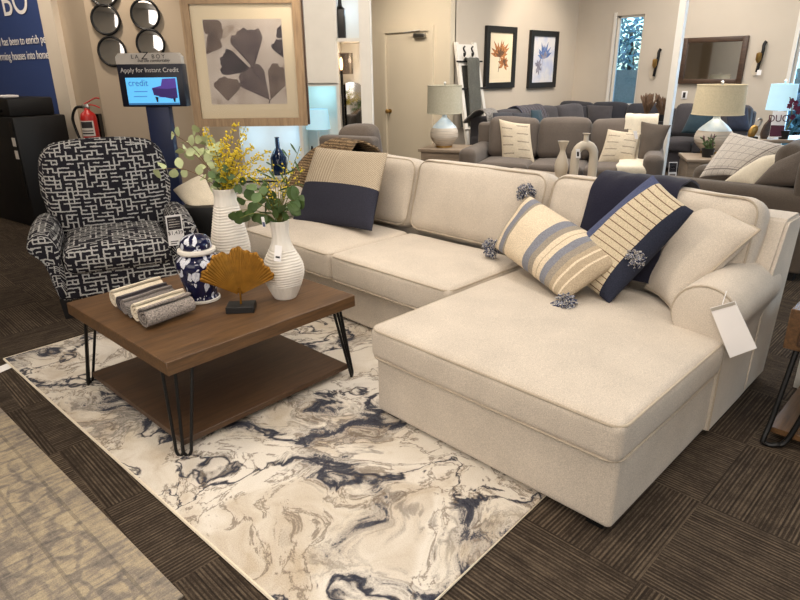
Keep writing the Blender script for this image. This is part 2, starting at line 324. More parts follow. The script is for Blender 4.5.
k = MT('watercolour_paper', .85); n_ = k.noi(k.obj(), 4.2, 5, .6, .6).outputs[0]
k.col(k.ramp(n_, [(.32, (150, 132, 118)), (.46, (190, 178, 168)), (.62, (204, 194, 186))])); M['paper'] = k.m
def wash(name, c1, c2, scale=9):
    k = MT(name, .85); n = k.noi(k.obj(), scale, 5, .65, .5).outputs[0]; k.col(k.ramp(n, [(.32, c1), (.66, c2)])); return k.m
M['leafw1'] = wash('wash_dark_plum', (34, 28, 34), (78, 68, 72)); M['leafw2'] = wash('wash_grey_plum', (64, 54, 58), (118, 104, 102)); M['leafw3'] = wash('wash_umber', (84, 71, 66), (128, 112, 104))
M['rust'] = wash('wash_rust', (110, 62, 32), (196, 132, 80), 20); M['umber'] = wash('wash_brown', (70, 48, 36), (120, 86, 60), 20)
M['bluew'] = wash('wash_blue', (44, 66, 120), (120, 146, 196), 20); M['plumw'] = wash('wash_grey_blue', (90, 92, 110), (160, 156, 170), 20)
k = MT('blue_wash_paper', .85); k.col(k.ramp(k.noi(k.obj(), 4, 4, .6).outputs[0], [(.36, (182, 190, 214)), (.6, (216, 214, 214))])); M['bluepaper'] = k.m
M['stucco'] = plain('stucco', (150, 142, 130), .9, var=.12, scale=20)
M['grass'] = plain('lawn', (70, 100, 60), .9, var=.3, scale=4)
M['treeleaf'] = plain('tree_leaf', (104, 128, 132), .7, var=.5, scale=3)
M['bark'] = plain('bark', (82, 66, 54), .9, var=.3)
# ------------------------------------------------------------------ mesh helpers
def newbm(): return bmesh.new()
def link(name, me, mat, parent=None, smooth=True):
    o = bpy.data.objects.new(name, me); COL.objects.link(o)
    for m in (mat if isinstance(mat, (list, tuple)) else [mat]): me.materials.append(M[m] if isinstance(m, str) else m)
    if parent is not None: o.parent = parent
    return o
def obj(name, bm, mat, parent=None, smooth=True, sharp=38, recalc=True):
    me = bpy.data.meshes.new(name)
    if recalc: bmesh.ops.recalc_face_normals(bm, faces=bm.faces)
    bm.to_mesh(me); bm.free()
    if smooth:
        me.polygons.foreach_set('use_smooth', [True]*len(me.polygons))
        try: me.set_sharp_from_angle(angle=radians(sharp))
        except Exception: pass
    return link(name, me, mat, parent)
def thing(name, label, cat, loc=(0,0,0), rz=0, group=None):
    o = bpy.data.objects.new(name, None); COL.objects.link(o); o.empty_display_size = .1
    o.location = loc; o.rotation_euler = (0, 0, rz); o['label'] = label; o['category'] = cat
    if group: o['group'] = group
    return o
def tag(o, label, cat, group=None, loc=None, rz=None):
    o['label'] = label; o['category'] = cat
    if group: o['group'] = group
    if loc is not None: o.location = loc
    if rz is not None: o.rotation_euler = (0, 0, rz)
    return o
def struct(name, bm, mat, smooth=False):
    o = obj(name, bm, mat, None, smooth); o['kind'] = 'structure'; return o
def dup(root, loc, rz, label, group=None):
    def cp(o, par):
        c = o.copy(); COL.objects.link(c); c.parent = par
        for ch in kids.get(o, []): cp(ch, c)
        return c
    kids = {}
    for o in list(COL.objects):
        if o.parent: kids.setdefault(o.parent, []).append(o)
    r = cp(root, None); r.location = loc; r.rotation_euler = (0, 0, rz); r['label'] = label
    if group: r['group'] = group
    return r
def box(bm, x0, x1, y0, y1, z0, z1, bev=0, seg=2, mat=0):
    g = bmesh.ops.create_cube(bm, size=1)['verts']
    for v in g: v.co = Vector(((x0+x1)/2+v.co.x*(x1-x0), (y0+y1)/2+v.co.y*(y1-y0), (z0+z1)/2+v.co.z*(z1-z0)))
    fs = set(f for v in g for f in v.link_faces)
    for f in fs: f.material_index = mat
    if bev:
        es = set(e for v in g for e in v.link_edges)
        bmesh.ops.bevel(bm, geom=list(es), offset=bev, segments=seg, affect='EDGES', profile=.5)
    return bm
def B(x0, x1, y0, y1, z0, z1, bev=0, seg=2): return box(newbm(), x0, x1, y0, y1, z0, z1, bev, seg)
def rbox(bm, c, s, r, crown=(0,0,0), nn=8, na=3, wob=0, seed=0):
    """soft upholstery block: rounded box of size s at centre c, faces swollen by crown along each axis"""
    h = [v/2 for v in s]; r = min(r, *[v*.98 for v in h])
    def ticks(hh):
        inn = hh-r; t = [-inn - r*tan((1-i/na)*pi/4) for i in range(na)]
        n = max(2, int(nn)); t += [-inn + 2*inn*i/n for i in range(n+1)]
        t += [inn + r*tan((i+1)/na*pi/4) for i in range(na)]; return t
    T = [ticks(v) for v in h]; cache = {}
    def P(x, y, z):
        key = (round(x, 5), round(y, 5), round(z, 5))
        if key in cache: return cache[key]
        p = Vector((x, y, z)); q = Vector([max(-(a-r), min(a-r, b)) for a, b in zip(h, p)])
        d = (p-q); p2 = q + (d.normalized()*r if d.length > 1e-9 else d)
        u = [max(-1, min(1, p2[i]/h[i])) for i in range(3)]
        w = [1-u[i]**2 for i in range(3)]
        p2 = Vector((p2.x + crown[0]*u[0]*w[1]*w[2], p2.y + crown[1]*u[1]*w[0]*w[2], p2.z + crown[2]*u[2]*w[0]*w[1]))
        if wob: p2 = p2 + Vector((noise.noise(p2*4+Vector((seed, 0, 0))), noise.noise(p2*4+Vector((0, seed, 5))), noise.noise(p2*3.3+Vector((9, 0, seed)))))*wob
        cache[key] = bm.verts.new(p2 + Vector(c)); return cache[key]
    for ax in range(3):
        a, b = [(1,2), (2,0), (0,1)][ax]
        for sgn in (-1, 1):
            for i in range(len(T[a])-1):
                for j in range(len(T[b])-1):
                    q = []
                    for (ii, jj) in ((i,j), (i+1,j), (i+1,j+1), (i,j+1)):
                        p = [0,0,0]; p[ax] = sgn*h[ax]; p[a] = T[a][ii]; p[b] = T[b][jj]; q.append(P(*p))
                    if sgn < 0: q.reverse()
                    try: bm.faces.new(q)
                    except ValueError: pass
    return bm
def RB(c, s, r, crown=(0,0,0), nn=8, wob=0, seed=0): return rbox(newbm(), c, s, r, crown, nn, 3, wob, seed)
def tube(bm, pts, r, n=8, closed=False, cap=True, mat=0):
    pts = [Vector(p) for p in pts]; N = len(pts); rings = []
    rr = r if isinstance(r, (list, tuple)) else [r]*N
    prev = None
    for i, p in enumerate(pts):
        a = pts[(i-1) % N] if (closed or i > 0) else p; b = pts[(i+1) % N] if (closed or i < N-1) else p
        t = (b-a).normalized() if (b-a).length > 1e-9 else Vector((0,0,1))
        if prev is None:
            s = t.cross(Vector((0,0,1)));  s = s if s.length > .05 else t.cross(Vector((1,0,0)))
        else: s = prev - t*prev.dot(t); s = s if s.length > 1e-4 else t.cross(Vector((1,0,0)))
        s.normalize(); prev = s; u = t.cross(s)
        rings.append([bm.verts.new(p + (s*cos(2*pi*j/n) + u*sin(2*pi*j/n))*rr[i]) for j in range(n)])
    for i in range(N if closed else N-1):
        A, Bq = rings[i], rings[(i+1) % N]
        for j in range(n):
            f = bm.faces.new((A[j], A[(j+1) % n], Bq[(j+1) % n], Bq[j])); f.material_index = mat
    if cap and not closed:
        for R_ in (rings[0], rings[-1]):
            try: bm.faces.new(R_).material_index = mat
            except ValueError: pass
    return bm
def TB(pts, r, n=8, closed=False): return tube(newbm(), pts, r, n, closed)
def lathe(bm, prof, n=32, c=(0,0,0), fn=None, uv=False, mat=0, cap=True):
    rings = []; c = Vector(c)
    for i, (r, z) in enumerate(prof):
        ring = []
        for j in range(n):
            th = 2*pi*j/n; rr = r + (fn(th, z, r) if fn else 0)
            ring.append(bm.verts.new(c + Vector((rr*cos(th), rr*sin(th), z))))
        rings.append(ring)
    L = bm.loops.layers.uv.verify() if uv else None
    for i in range(len(prof)-1):
        for j in range(n):
            f = bm.faces.new((rings[i][j], rings[i][(j+1) % n], rings[i+1][(j+1) % n], rings[i+1][j])); f.material_index = mat
            if uv:
                for lp, (a, b) in zip(f.loops, ((j, i), (j+1, i), (j+1, i+1), (j, i+1))): lp[L].uv = (a/n, prof[b][1])
    if cap:
        for R_ in (rings[0], rings[-1]):
            try: bm.faces.new(R_).material_index = mat
            except ValueError: pass
    return bm
def LA(prof, n=32, **k): return lathe(newbm(), prof, n, **k)
def prism(bm, pts, y0, y1, mat=0):
    """polygon in x,z extruded from y0 to y1"""
    a = [bm.verts.new((x, y0, z)) for x, z in pts]; b = [bm.verts.new((x, y1, z)) for x, z in pts]
    bm.faces.new(a).material_index = mat; bm.faces.new(list(reversed(b))).material_index = mat
    for i in range(len(pts)):
        j = (i+1) % len(pts); bm.faces.new((a[i], b[i], b[j], a[j])).material_index = mat
    return bm
def PR(pts, y0, y1): return prism(newbm(), pts, y0, y1)
def surf(bm, fn, nu, nv, uv=True, mat=0):
    L = bm.loops.layers.uv.verify()
    g = [[bm.verts.new(fn(i/nu, j/nv)) for j in range(nv+1)] for i in range(nu+1)]
    for i in range(nu):
        for j in range(nv):
            f = bm.faces.new((g[i][j], g[i+1][j], g[i+1][j+1], g[i][j+1])); f.material_index = mat
            for lp, (a, b) in zip(f.loops, ((i,j), (i+1,j), (i+1,j+1), (i,j+1))): lp[L].uv = (a/nu, b/nv)
    return bm
def smoothpath(pts, k=6):
    pts = [Vector(p) for p in pts]; out = []
    for i in range(len(pts)-1):
        p0 = pts[max(0, i-1)]; p1 = pts[i]; p2 = pts[i+1]; p3 = pts[min(len(pts)-1, i+2)]
        for q in range(k):
            t = q/k; out.append(.5*((2*p1)+(p2-p0)*t+(2*p0-5*p1+4*p2-p3)*t*t+(3*p1-p0-3*p2+p3)*t**3))
    out.append(pts[-1]); return out
def sheet(path, width, thick=.012, amp=.012, nv=24, seed=0, axis=Vector((0,1,0))):
    """cloth laid along a path (3-D points), swept along axis; returns a closed thin bmesh"""
    pts = smoothpath(path, 6); N = len(pts); bm = newbm(); L = bm.loops.layers.uv.verify()
    nor = []
    for i in range(N):
        t = (pts[min(N-1, i+1)]-pts[max(0, i-1)]).normalized(); nor.append(axis.cross(t).normalized())
    def pt(i, j, s):
        v = j/nv; w = noise.noise(Vector((i*.12+seed, v*5, seed)))*amp + noise.noise(Vector((i*.3, v*14+seed, 2)))*amp*.4
        e = noise.noise(Vector((i*.15, seed, 7 if v < .5 else 9)))*.02
        return pts[i] + axis*((v)*width + e) + nor[i]*(w+s*thick)
    G = {s: [[bm.verts.new(pt(i, j, s)) for j in range(nv+1)] for i in range(N)] for s in (0, 1)}
    for s in (0, 1):
        g = G[s]
        for i in range(N-1):
            for j in range(nv):
                q = [g[i][j], g[i+1][j], g[i+1][j+1], g[i][j+1]]; uvs = [(i/N, j/nv), ((i+1)/N, j/nv), ((i+1)/N, (j+1)/nv), (i/N, (j+1)/nv)]
                f = bm.faces.new(q)
                for lp, c in zip(f.loops, uvs): lp[L].uv = c
    a, b = G[0], G[1]
    for i in range(N-1):
        for j in (0, nv): bm.faces.new((a[i][j], a[i+1][j], b[i+1][j], b[i][j]))
    for j in range(nv):
        for i in (0, N-1): bm.faces.new((a[i][j], a[i][j+1], b[i][j+1], b[i][j]))
    return bm
def pillow_bm(q, thick, n=20, pinch=.05, wob=.006, seed=0, org=None, flat=.45):
    """scatter cushion through four corners q = (u0v0, u1v0, u1v1, u0v1)"""
    q = [Vector(p) for p in q]; c = org if org is not None else sum(q, Vector())/4
    nrm = ((q[1]-q[0]).cross(q[3]-q[0])).normalized(); bm = newbm(); L = bm.loops.layers.uv.verify()
    def pt(u, v, s):
        a, b = 2*u-1, 2*v-1
        uu = .5+a/2*(1-pinch*(1-b*b)); vv = .5+b/2*(1-pinch*(1-a*a))
        p = (q[0]*(1-uu)+q[1]*uu)*(1-vv) + (q[3]*(1-uu)+q[2]*uu)*vv
        t = max(0, (1-a**2)*(1-b**2))**flat*thick/2
        w = noise.noise(Vector((a*2.2+seed, b*2.2, s*3+seed)))*wob*min(1, t*20)
        return p + nrm*s*(t) + nrm*w - c
    V = {}
    def vert(i, j, s):
        e = i in (0, n) or j in (0, n); key = (i, j, 0 if e else s)
        if key not in V: V[key] = bm.verts.new(pt(sp[i], sp[j], s))
        return V[key]
    sp = [.5-.5*cos(pi*i/n) for i in range(n+1)]
    for s in (-1, 1):
        for i in range(n):
            for j in range(n):
                ids = [(i,j), (i+1,j), (i+1,j+1), (i,j+1)]
                f = bm.faces.new([vert(a, b, s) for a, b in ids])
                for lp, (a, b) in zip(f.loops, ids): lp[L].uv = (sp[a], sp[b])
    return bm, c
def edge_loop(q, c, pinch=.05, n=16):
    q = [Vector(p) for p in q]; out = []
    for (u0, v0), (u1, v1) in (((0,0),(1,0)), ((1,0),(1,1)), ((1,1),(0,1)), ((0,1),(0,0))):
        for k in range(n):
            t = k/n; a = 2*(u0+(u1-u0)*t)-1; b = 2*(v0+(v1-v0)*t)-1
            uu = .5+a/2*(1-pinch*(1-b*b)); vv = .5+b/2*(1-pinch*(1-a*a))
            out.append((q[0]*(1-uu)+q[1]*uu)*(1-vv)+(q[3]*(1-uu)+q[2]*uu)*vv-c)
    return out
def pillow(name, label, q, thick, mat, group=None, seed=0, pipe=None, cat='pillow', pinch=.05):
    bm, c = pillow_bm(q, thick, seed=seed, pinch=pinch)
    if pipe:
        t = thing(name, label, cat, c, 0, group); obj('cushion', bm, mat, t)
        obj('piping', TB(edge_loop(q, c, pinch), .006, 6, True), pipe, t); return t
    o = obj(name, bm, mat); return tag(o, label, cat, group, c)
def boxuv(o, s=1.0, off=(0,0)):
    me = o.data; L = me.uv_layers.get('UVMap') or me.uv_layers.new(name='UVMap')
    for p in me.polygons:
        n = p.normal; a = [abs(n.x), abs(n.y), abs(n.z)]; k = a.index(max(a))
        for li in p.loop_indices:
            v = me.vertices[me.loops[li].vertex_index].co
            L.data[li].uv = ((v.y, v.z+.9*v.x) if k == 0 else (v.x, v.z) if k == 1 else (v.x, v.y))
            L.data[li].uv = (L.data[li].uv[0]*s+off[0]+3, L.data[li].uv[1]*s+off[1]+3)
    return o
def text(name, body, size, mat, parent, loc, rot=(pi/2, 0, 0), align='CENTER', shear=0, ext=.001, xs=1.0, space=1.0):
    cu = bpy.data.curves.new(name, 'FONT'); cu.body = body; cu.size = size; cu.align_x = align; cu.shear = shear; cu.extrude = ext; cu.space_character = space
    o = bpy.data.objects.new(name, cu); COL.objects.link(o)
    dg = bpy.context.evaluated_depsgraph_get(); me = bpy.data.meshes.new_from_object(o.evaluated_get(dg))
    bpy.data.objects.remove(o)
    me.transform(Matrix.Diagonal((xs, 1, 1, 1))); me.name = name
    r = link(name, me, mat, parent); r.location = loc; r.rotation_euler = rot; return r
FR = YAW - pi/2          # rotation of a thing whose local x runs to the right across the view and y runs away
def frontal(d, px, py=200):
    p = at_d(px, py, d); return Vector((p.x, p.y, 0))
def rel(p, loc, rz):
    v = Vector(p)-Vector(loc); return Vector((v.x*cos(-rz)-v.y*sin(-rz), v.x*sin(-rz)+v.y*cos(-rz), v.z))
# ================================================================== FOREGROUND
def rrect(x0, x1, y0, y1, z, r, n=5):
    out = []
    for cx, cy, a0 in ((x1-r, y1-r, 0), (x0+r, y1-r, pi/2), (x0+r, y0+r, pi), (x1-r, y0+r, 3*pi/2)):
        for i in range(n+1):
            a = a0 + pi/2*i/n; out.append((cx+r*cos(a), cy+r*sin(a), z))
    return out
# ---- rugs
rc = Vector((.585, 3.63, 0)); ra = radians(2.4)
b = B(0, 2.15, -2.76, 0, 0, .012, .004)
Rg = thing('area_rug', 'cream area rug with grey, tan and navy marbling under the coffee table', 'rug', rc, ra); obj('pile', b, 'rug', Rg)
obj('binding', TB([(0, 0, .007), (2.15, 0, .007), (2.15, -2.76, .007), (0, -2.76, .007)], .007, 6, True), 'cream', Rg)
b = B(-1.9, 0, 0, 2.7, 0, .009, .003)
tag(obj('area_rug', b, 'oldrug'), 'beige and grey distressed area rug at the lower left corner', 'rug', None, (.512, 1.43, 0), radians(2.9))
b = B(-.05, .05, -.035, .035, 0, .002)
tag(obj('paper_label', b, 'card'), 'small white paper label on the carpet under the rug corner', 'label', None, at_z(4, 368, .001), radians(20))
# ---- sectional sofa
S = thing('sectional_sofa', 'large cream sectional sofa with a chaise and loose back cushions', 'sofa', (1.60, .645, 0))
obj('chaise_base', RB((.755, .56, .158), (1.5, 1.11, .262), .022, nn=14), 'sofa', S)
obj('seat_base', RB((1.06, 2.17, .158), (.93, 2.12, .262), .022, nn=14), 'sofa', S)
def piped_seat(x0, x1, y0, y1, z0, z1, crown, seed):
    c = obj('seat_cushion', RB(((x0+x1)/2, (y0+y1)/2, (z0+z1)/2), (x1-x0, y1-y0, z1-z0), .034, (.008, .008, crown), 16, .004, seed), 'sofa', S)
    for z in (z1-.014, z0+.012):
        obj('piping', TB(rrect(x0+.003, x1-.003, y0+.003, y1-.003, z, .05), .0055, 6, True), 'piping', c)
    return c
piped_seat(-.015, 1.2, -.002, 1.135, .285, .437, .028, 1)
piped_seat(.515, 1.2, 1.14, 2.055, .285, .457, .03, 2)
piped_seat(.515, 1.2, 2.06, 2.985, .285, .457, .03, 3)
def back_cushion(y0, y1, h, seed, thick=.215, tilt=15):
    w = y1-y0; bm = RB((0, 0, 0), (thick, w, h), .07, (.035, .01, .012), 14, .012, seed)
    mtx = Matrix.Translation((1.34, (y0+y1)/2, .45+h/2-.005)) @ Matrix.Rotation(radians(tilt), 4, 'Y')
    bmesh.ops.transform(bm, matrix=mtx, verts=bm.verts)
    c = obj('back_cushion', bm, 'sofa', S)
    for sx in (-1, 1):
        lp = [mtx @ Vector((sx*(thick/2-.018), y, z)) for y, z, _ in rrect(-w/2+.012, w/2-.012, -h/2+.012, h/2-.012, 0, .075)]
        obj('piping', TB(lp, .0055, 6, True), 'piping', c)
back_cushion(.07, 1.095, .465, 4); back_cushion(1.115, 2.08, .46, 5); back_cushion(2.09, 2.97, .45, 6)
# back frame, raked
b = newbm()
prof = [(1.27, .03), (1.30, .55), (1.415, .795), (1.44, .82), (1.64, .82), (1.665, .80), (1.565, .03)]
pts = [(x, z) for x, z in prof]; prism(b, pts, -.012, 3.235)
bmesh.ops.bevel(b, geom=[e for e in b.edges if e.calc_length() > 1 or abs(e.verts[0].co.y-e.verts[1].co.y) < 1e-6], offset=.014, segments=2, affect='EDGES')
obj('back_frame', b, 'sofa', S)
def arm(y0, sgn, x0):
    """rolled arm; y0 is the outer face, sgn points inward"""
    pr = [(0, .03), (0, .40)]
    for i in range(19):
        a = radians(212 - i*(244/18)); pr.append((.098+.128*cos(a), .525+.125*sin(a)))
    pr += [(.205, .42), (.205, .03)]
    bm = newbm(); va = []
    xs = [x0, x0+.012, x0+.02, x0+.4, 1.47]
    for k_, x in enumerate(xs):
        s_ = (.94, .985, 1, 1, .93)[k_]
        va.append([bm.verts.new((x, y0+sgn*(.1+(y-.1)*s_), .3+(z-.3)*(s_ if z > .3 else 1))) for y, z in pr])
    for i in range(len(xs)-1):
        for j in range(len(pr)):
            j2 = (j+1) % len(pr); bm.faces.new((va[i][j], va[i][j2], va[i+1][j2], va[i+1][j]))
    bm.faces.new(va[0]); bm.faces.new(va[-1])
    o = obj('arm', bm, 'sofa', S, sharp=50)
    obj('piping', TB([(x0+.008, y0+sgn*(.1+(y-.1)*.975), .3+(z-.3)*(.975 if z > .3 else 1)) for y, z in pr], .005, 6), 'piping', o)
arm(-.008, 1, .835); arm(3.235, -1, .58)
for x, y in ((.06, .07), (.06, 1.04), (1.45, .07), (1.45, 3.15), (.66, 3.15), (.66, 1.3)):
    obj('leg', B(x-.03, x+.03, y-.03, y+.03, 0.0, .035), 'black', S)
# ---- pillows on the sofa
def P3(*a): return Vector(a)
LQ = [at_x(494, 247, 2.64), at_z(564, 301, .475), at_x(630, 256, 2.56), at_x(527, 194, 2.78)]
L_ = thing('lumbar_pillow', 'cream lumbar pillow with grey blue stripes and four corner tassels', 'pillow', sum(LQ, Vector())/4)
bm, c = pillow_bm(LQ, .19, 24, .03, .008, 3, flat=.5); obj('cushion', bm, 'lumbar', L_)
def tassel(p, d, parent, n=120, ln=.058, seed=0):
    rnd = random.Random(seed); bm = newbm(); p = Vector(p); d = Vector(d).normalized()
    rbox(bm, p, (.03, .03, .03), .014, nn=2, na=2)
    for i in range(n):
        v = Vector((rnd.gauss(0,1), rnd.gauss(0,1), rnd.gauss(0,1))).normalized()*.85 + d*.55
        v.normalize(); e = p+v*ln*rnd.uniform(.75, 1.05)+Vector((0,0,-.008)); m = p+v*ln*.55+Vector((0,0,.006))
        tube(bm, [p+v*.008, m, e], [.005, .0062, .005], 5)
    obj('tassel', bm, 'tassel', parent)
for i, q in enumerate(LQ):
    d = (q-c).normalized(); tassel(q-c+d*.012, d, L_, seed=i)
NQ = [P3(2.72, 1.47, .47), at_x(656, 179, 3.0), at_x(693, 211, 2.88), P3(2.46, 1.135, .462)]
NQ = [NQ[3], NQ[2], NQ[1], NQ[0]]      # u runs across the stripes, v up the pillow
A_, B_, C_, D_ = at_z(609, 304, .455), at_x(694, 211, 2.70), at_x(653, 175, 2.735), at_x(553, 264, 2.60)
pillow('throw_pillow', 'pinstriped cream pillow with navy bands propped behind the tasselled lumbar pillow', [D_, A_, B_, C_][::-1] and [A_, D_, C_, B_], .17, 'pinstripe', None, 8, None, 'pillow', .04)
Q = [at_z(672, 309, .463), at_z(645, 288, .463), at_x(699, 192, 2.98), at_x(760, 230, 2.80)]
pillow('throw_pillow', 'plain oatmeal pillow matching the sofa, leaning in the chaise corner', Q, .17, 'sofa', None, 12, 'piping', 'pillow', .06)
Q = [at_x(292, 222, 2.47), at_x(372, 231, 2.50), at_x(388, 153, 2.80), at_x(316, 147, 2.80)]
pillow('throw_pillow', 'square pillow half navy, half cream knit, at the left end of the sofa', Q, .15, 'colourblock', None, 15, None, 'pillow', .04)
# navy throw over the chaise back cushion
pth = [(2.725, 1.06, .50), (2.755, 1.06, .66), (2.815, 1.06, .83), (2.88, 1.06, .925), (2.96, 1.06, .958), (3.06, 1.06, .94), (3.15, 1.06, .895), (3.20, 1.06, .86), (3.30, 1.06, .845), (3.335, 1.06, .80), (3.31, 1.06, .6)]
o = obj('throw_blanket', sheet(pth, .42, .010, .008, 20, 2), 'navy'); tag(o, 'dark navy throw folded over the back behind the chaise pillows', 'blanket')
pth = [(2.64, 3.34, .50), (2.71, 3.34, .60), (2.78, 3.34, .80), (2.87, 3.34, .945), (2.96, 3.34, .985), (3.08, 3.34, .94), (3.19, 3.34, .87), (3.30, 3.34, .85), (3.34, 3.34, .78), (3.31, 3.34, .5)]
bm = sheet(pth, .56, .014, .014, 26, 5)
for v in bm.verts:      # slump over the outer end of the back onto the arm
    t = max(0, (v.co.y-3.60)/.28); v.co.z -= .17*t*t*max(0, min(1, (v.co.z-.55)/.3)) ; v.co.x -= .10*t*t*(1 if v.co.x < 3.0 else 0)
o = obj('throw_blanket', bm, 'brownknit'); tag(o, 'brown chunky knit throw draped over the left end of the sofa', 'blanket')
# price tag hanging on the chaise arm
def card_tag(name, label, q, group=None, cat='price tag'):
    q = [Vector(p) for p in q]; c = sum(q, Vector())/4; t = thing(name, label, cat, c, 0, group); bm = newbm()
    n = (q[1]-q[0]).cross(q[3]-q[0]).normalized()*.0012
    a = [bm.verts.new(p-c+n) for p in q]; b_ = [bm.verts.new(p-c-n) for p in q]; bm.faces.new(a); bm.faces.new(b_[::-1])
    for i in range(4): j = (i+1) % 4; bm.faces.new((a[i], b_[i], b_[j], a[j]))
    obj('card', bm, 'card', t, False)
    def panel(u0, u1, v0, v1, mat, nm):
        bm = newbm(); f = lambda u, v: (q[0]*(1-u)+q[1]*u)*(1-v)+(q[3]*(1-u)+q[2]*u)*v-c
        for s in (2.2, ): 
            vs = [bm.verts.new(f(*uv)+n*s) for uv in ((u0,v0),(u1,v0),(u1,v1),(u0,v1))]; bm.faces.new(vs)
        return obj(nm, bm, mat, t, False)
    return t, panel, q, c, n
X_ = 2.415
q = [at_x(730, 358, X_), at_x(757, 348, X_-.0), at_x(735, 301, X_), at_x(710, 308, X_)]
t, panel, q, c, n = card_tag('price_tag', 'blank white price tag hanging from the front of the chaise arm', q)
obj('tag_string', TB([q[3]*.5+q[2]*.5-c, q[3]*.5+q[2]*.5-c+Vector((.02, 0, .05))], .002, 5), 'card', t)
panel(.02, .98, .93, .99, 'chrome', 'plastic_clip')
# ---- coffee table
TO = Vector((.822, 2.06, 0)); ta = radians(2.25); TW, TD, TH = .967, .957, .44
def tw(x, y, z=TH): return Vector((TO.x+x*cos(ta)-y*sin(ta), TO.y+x*sin(ta)+y*cos(ta), z))
T = thing('coffee_table', 'square walnut coffee table on black hairpin legs with a low shelf', 'table', TO, ta)
obj('tabletop', B(0, TW, 0, TD, .382, TH, .003, 1), 'walnut', T)
obj('shelf', B(.035, TW-.035, .035, TD-.035, .045, .072, .002, 1), 'walnutdark', T)
for cx, cy in ((0, 0), (1, 0), (0, 1), (1, 1)):
    def L(x, y, z): return (x if cx == 0 else TW-x, y if cy == 0 else TD-y, z)
    bm = newbm(); r = .0066
    tops = [L(.115, .03, .382), L(.055, .055, .382), L(.03, .115, .382)]
    foot = [L(.046, .004, .03), L(.020, .020, .03), L(.004, .046, .03)]; lo = [L(.034, .010, .008), L(.010, .034, .008)]
    for i_ in (0, 1):
        A0, A1 = Vector(foot[i_]), Vector(foot[i_+1]); T0, T1 = Vector(tops[i_]), Vector(tops[i_+1])
        tube(bm, smoothpath([T0, T0.lerp(A0, .5), T0.lerp(A0, .9), A0, lo[i_], A1, T1.lerp(A1, .9), T1.lerp(A1, .5), T1], 6), r, 8)
    x0, x1 = sorted((L(.02, .02, 0)[0], L(.13, .13, 0)[0])); y0, y1 = sorted((L(.02, .02, 0)[1], L(.13, .13, 0)[1]))
    box(bm, x0, x1, y0, y1, .377, .383)
    obj('leg', bm, 'black', T)
# ---- things on the coffee table
tdefs = [('cream', 'cream folded cloth, farthest of the row of rolled cloths on the table', .036, 0),
         ('darkcloth', 'charcoal folded cloth between the cream and the grey cloths', .030, 0),
         ('greycloth', 'mid grey folded cloth in the middle of the row on the table', .031, 0),
         ('greyknit', 'pale grey folded cloth beside the nearer cream cloth', .024, 0),
         ('cream', 'cream folded cloth beside the speckled grey roll', .036, 0),
         ('speckle', 'thick speckled grey cloth roll, nearest of the row on the table', .047, 0)]
def spiral(r, n=40, turns=2.3):
    return [(r*(.12+.88*i/n)*cos(2*pi*turns*i/n), r*(.12+.88*i/n)*sin(2*pi*turns*i/n)) for i in range(n+1)]
def cloth_roll(mat, label, r, L_, tall, lean, loc, rz):
    bm = newbm(); w = .0075; sp = spiral(r-w/2); N = len(sp); nl = 8; outer = []; 
    rows = [[], []]
    for k_ in range(nl+1):
        x = L_*k_/nl; ro, ri = [], []
        for i, (y, z) in enumerate(sp):
            l_ = hypot(y, z) or 1; ny, nz = y/l_, z/l_
            for lst, s in ((ro, .5), (ri, -.5)):
                yy, zz = y+ny*w*s, z+nz*w*s
                zz *= tall; yy *= (1.0); yy += lean*(zz)
                nzv = noise.noise(Vector((x*9, yy*30, zz*30+r*99)))*.0025
                lst.append(bm.verts.new((x+noise.noise(Vector((i*.2, r*50, k_)))*.004, yy+nzv, zz+r*tall+nzv)))
        rows[0].append(ro); rows[1].append(ri)
    for k_ in range(nl):
        for i in range(N-1):
            for s in (0, 1): a, b_ = rows[s][k_], rows[s][k_+1]; bm.faces.new((a[i], a[i+1], b_[i+1], b_[i]))
        for i in (0, N-1): bm.faces.new((rows[0][k_][i], rows[1][k_][i], rows[1][k_+1][i], rows[0][k_+1][i]))
    for k_ in (0, nl):
        for i in range(N-1): bm.faces.new((rows[0][k_][i], rows[0][k_][i+1], rows[1][k_][i+1], rows[1][k_][i]))
    o = obj('rolled_cloth', bm, mat); return tag(o, label, 'cloth', 'rolled cloths on the coffee table', loc, rz)
ends = [(108, 297), (119, 305), (129, 311), (137, 316), (142, 322), (152, 330)]
ys = [2.765, 2.700, 2.637, 2.583, 2.518, 2.428]; xs = [.915, .915, .91, .91, .91, .905]
for (mat, lab, r, _), y, x in zip(tdefs, ys, xs):
    cloth_roll(mat, lab, r, (.245 if r < .04 else .235), 1.22 if r < .04 else 1.0, .12, (x, y, TH+.002), radians(9))
# ginger jar
J = thing('ginger_jar', 'blue and white lidded ginger jar with leaf pattern on the coffee table', 'jar', tuple(at_z(203, 299, TH)))
jb = [(.0, .0), (.072, 0), (.076, .012), (.066, .026), (.07, .05), (.085, .10), (.095, .145), (.098, .165), (.092, .19), (.072, .208), (.058, .215)]
obj('body', LA(jb, 40, uv=True), 'jar', J)
obj('foot_ring', LA([(.07, 0), (.079, .003), (.079, .012), (.068, .018)], 40), 'ceramic', J)
obj('rim', LA([(.055, .213), (.078, .214), (.084, .222), (.082, .232), (.06, .236)], 40), 'ceramic', J)
ld = obj('lid', LA([(.066, .234), (.07, .245), (.066, .268), (.05, .285), (.02, .294), (0.001, .295)], 40, uv=True), 'jar', J)
J.scale = (1.03, 1.03, 1.08)
obj('lid_loop', TB(smoothpath([(-.004, 0, .293), (-.012, 0, .308), (-.002, 0, .322), (.014, 0, .314), (.018, 0, .292)], 5), .0025, 6), 'chrome', ld)
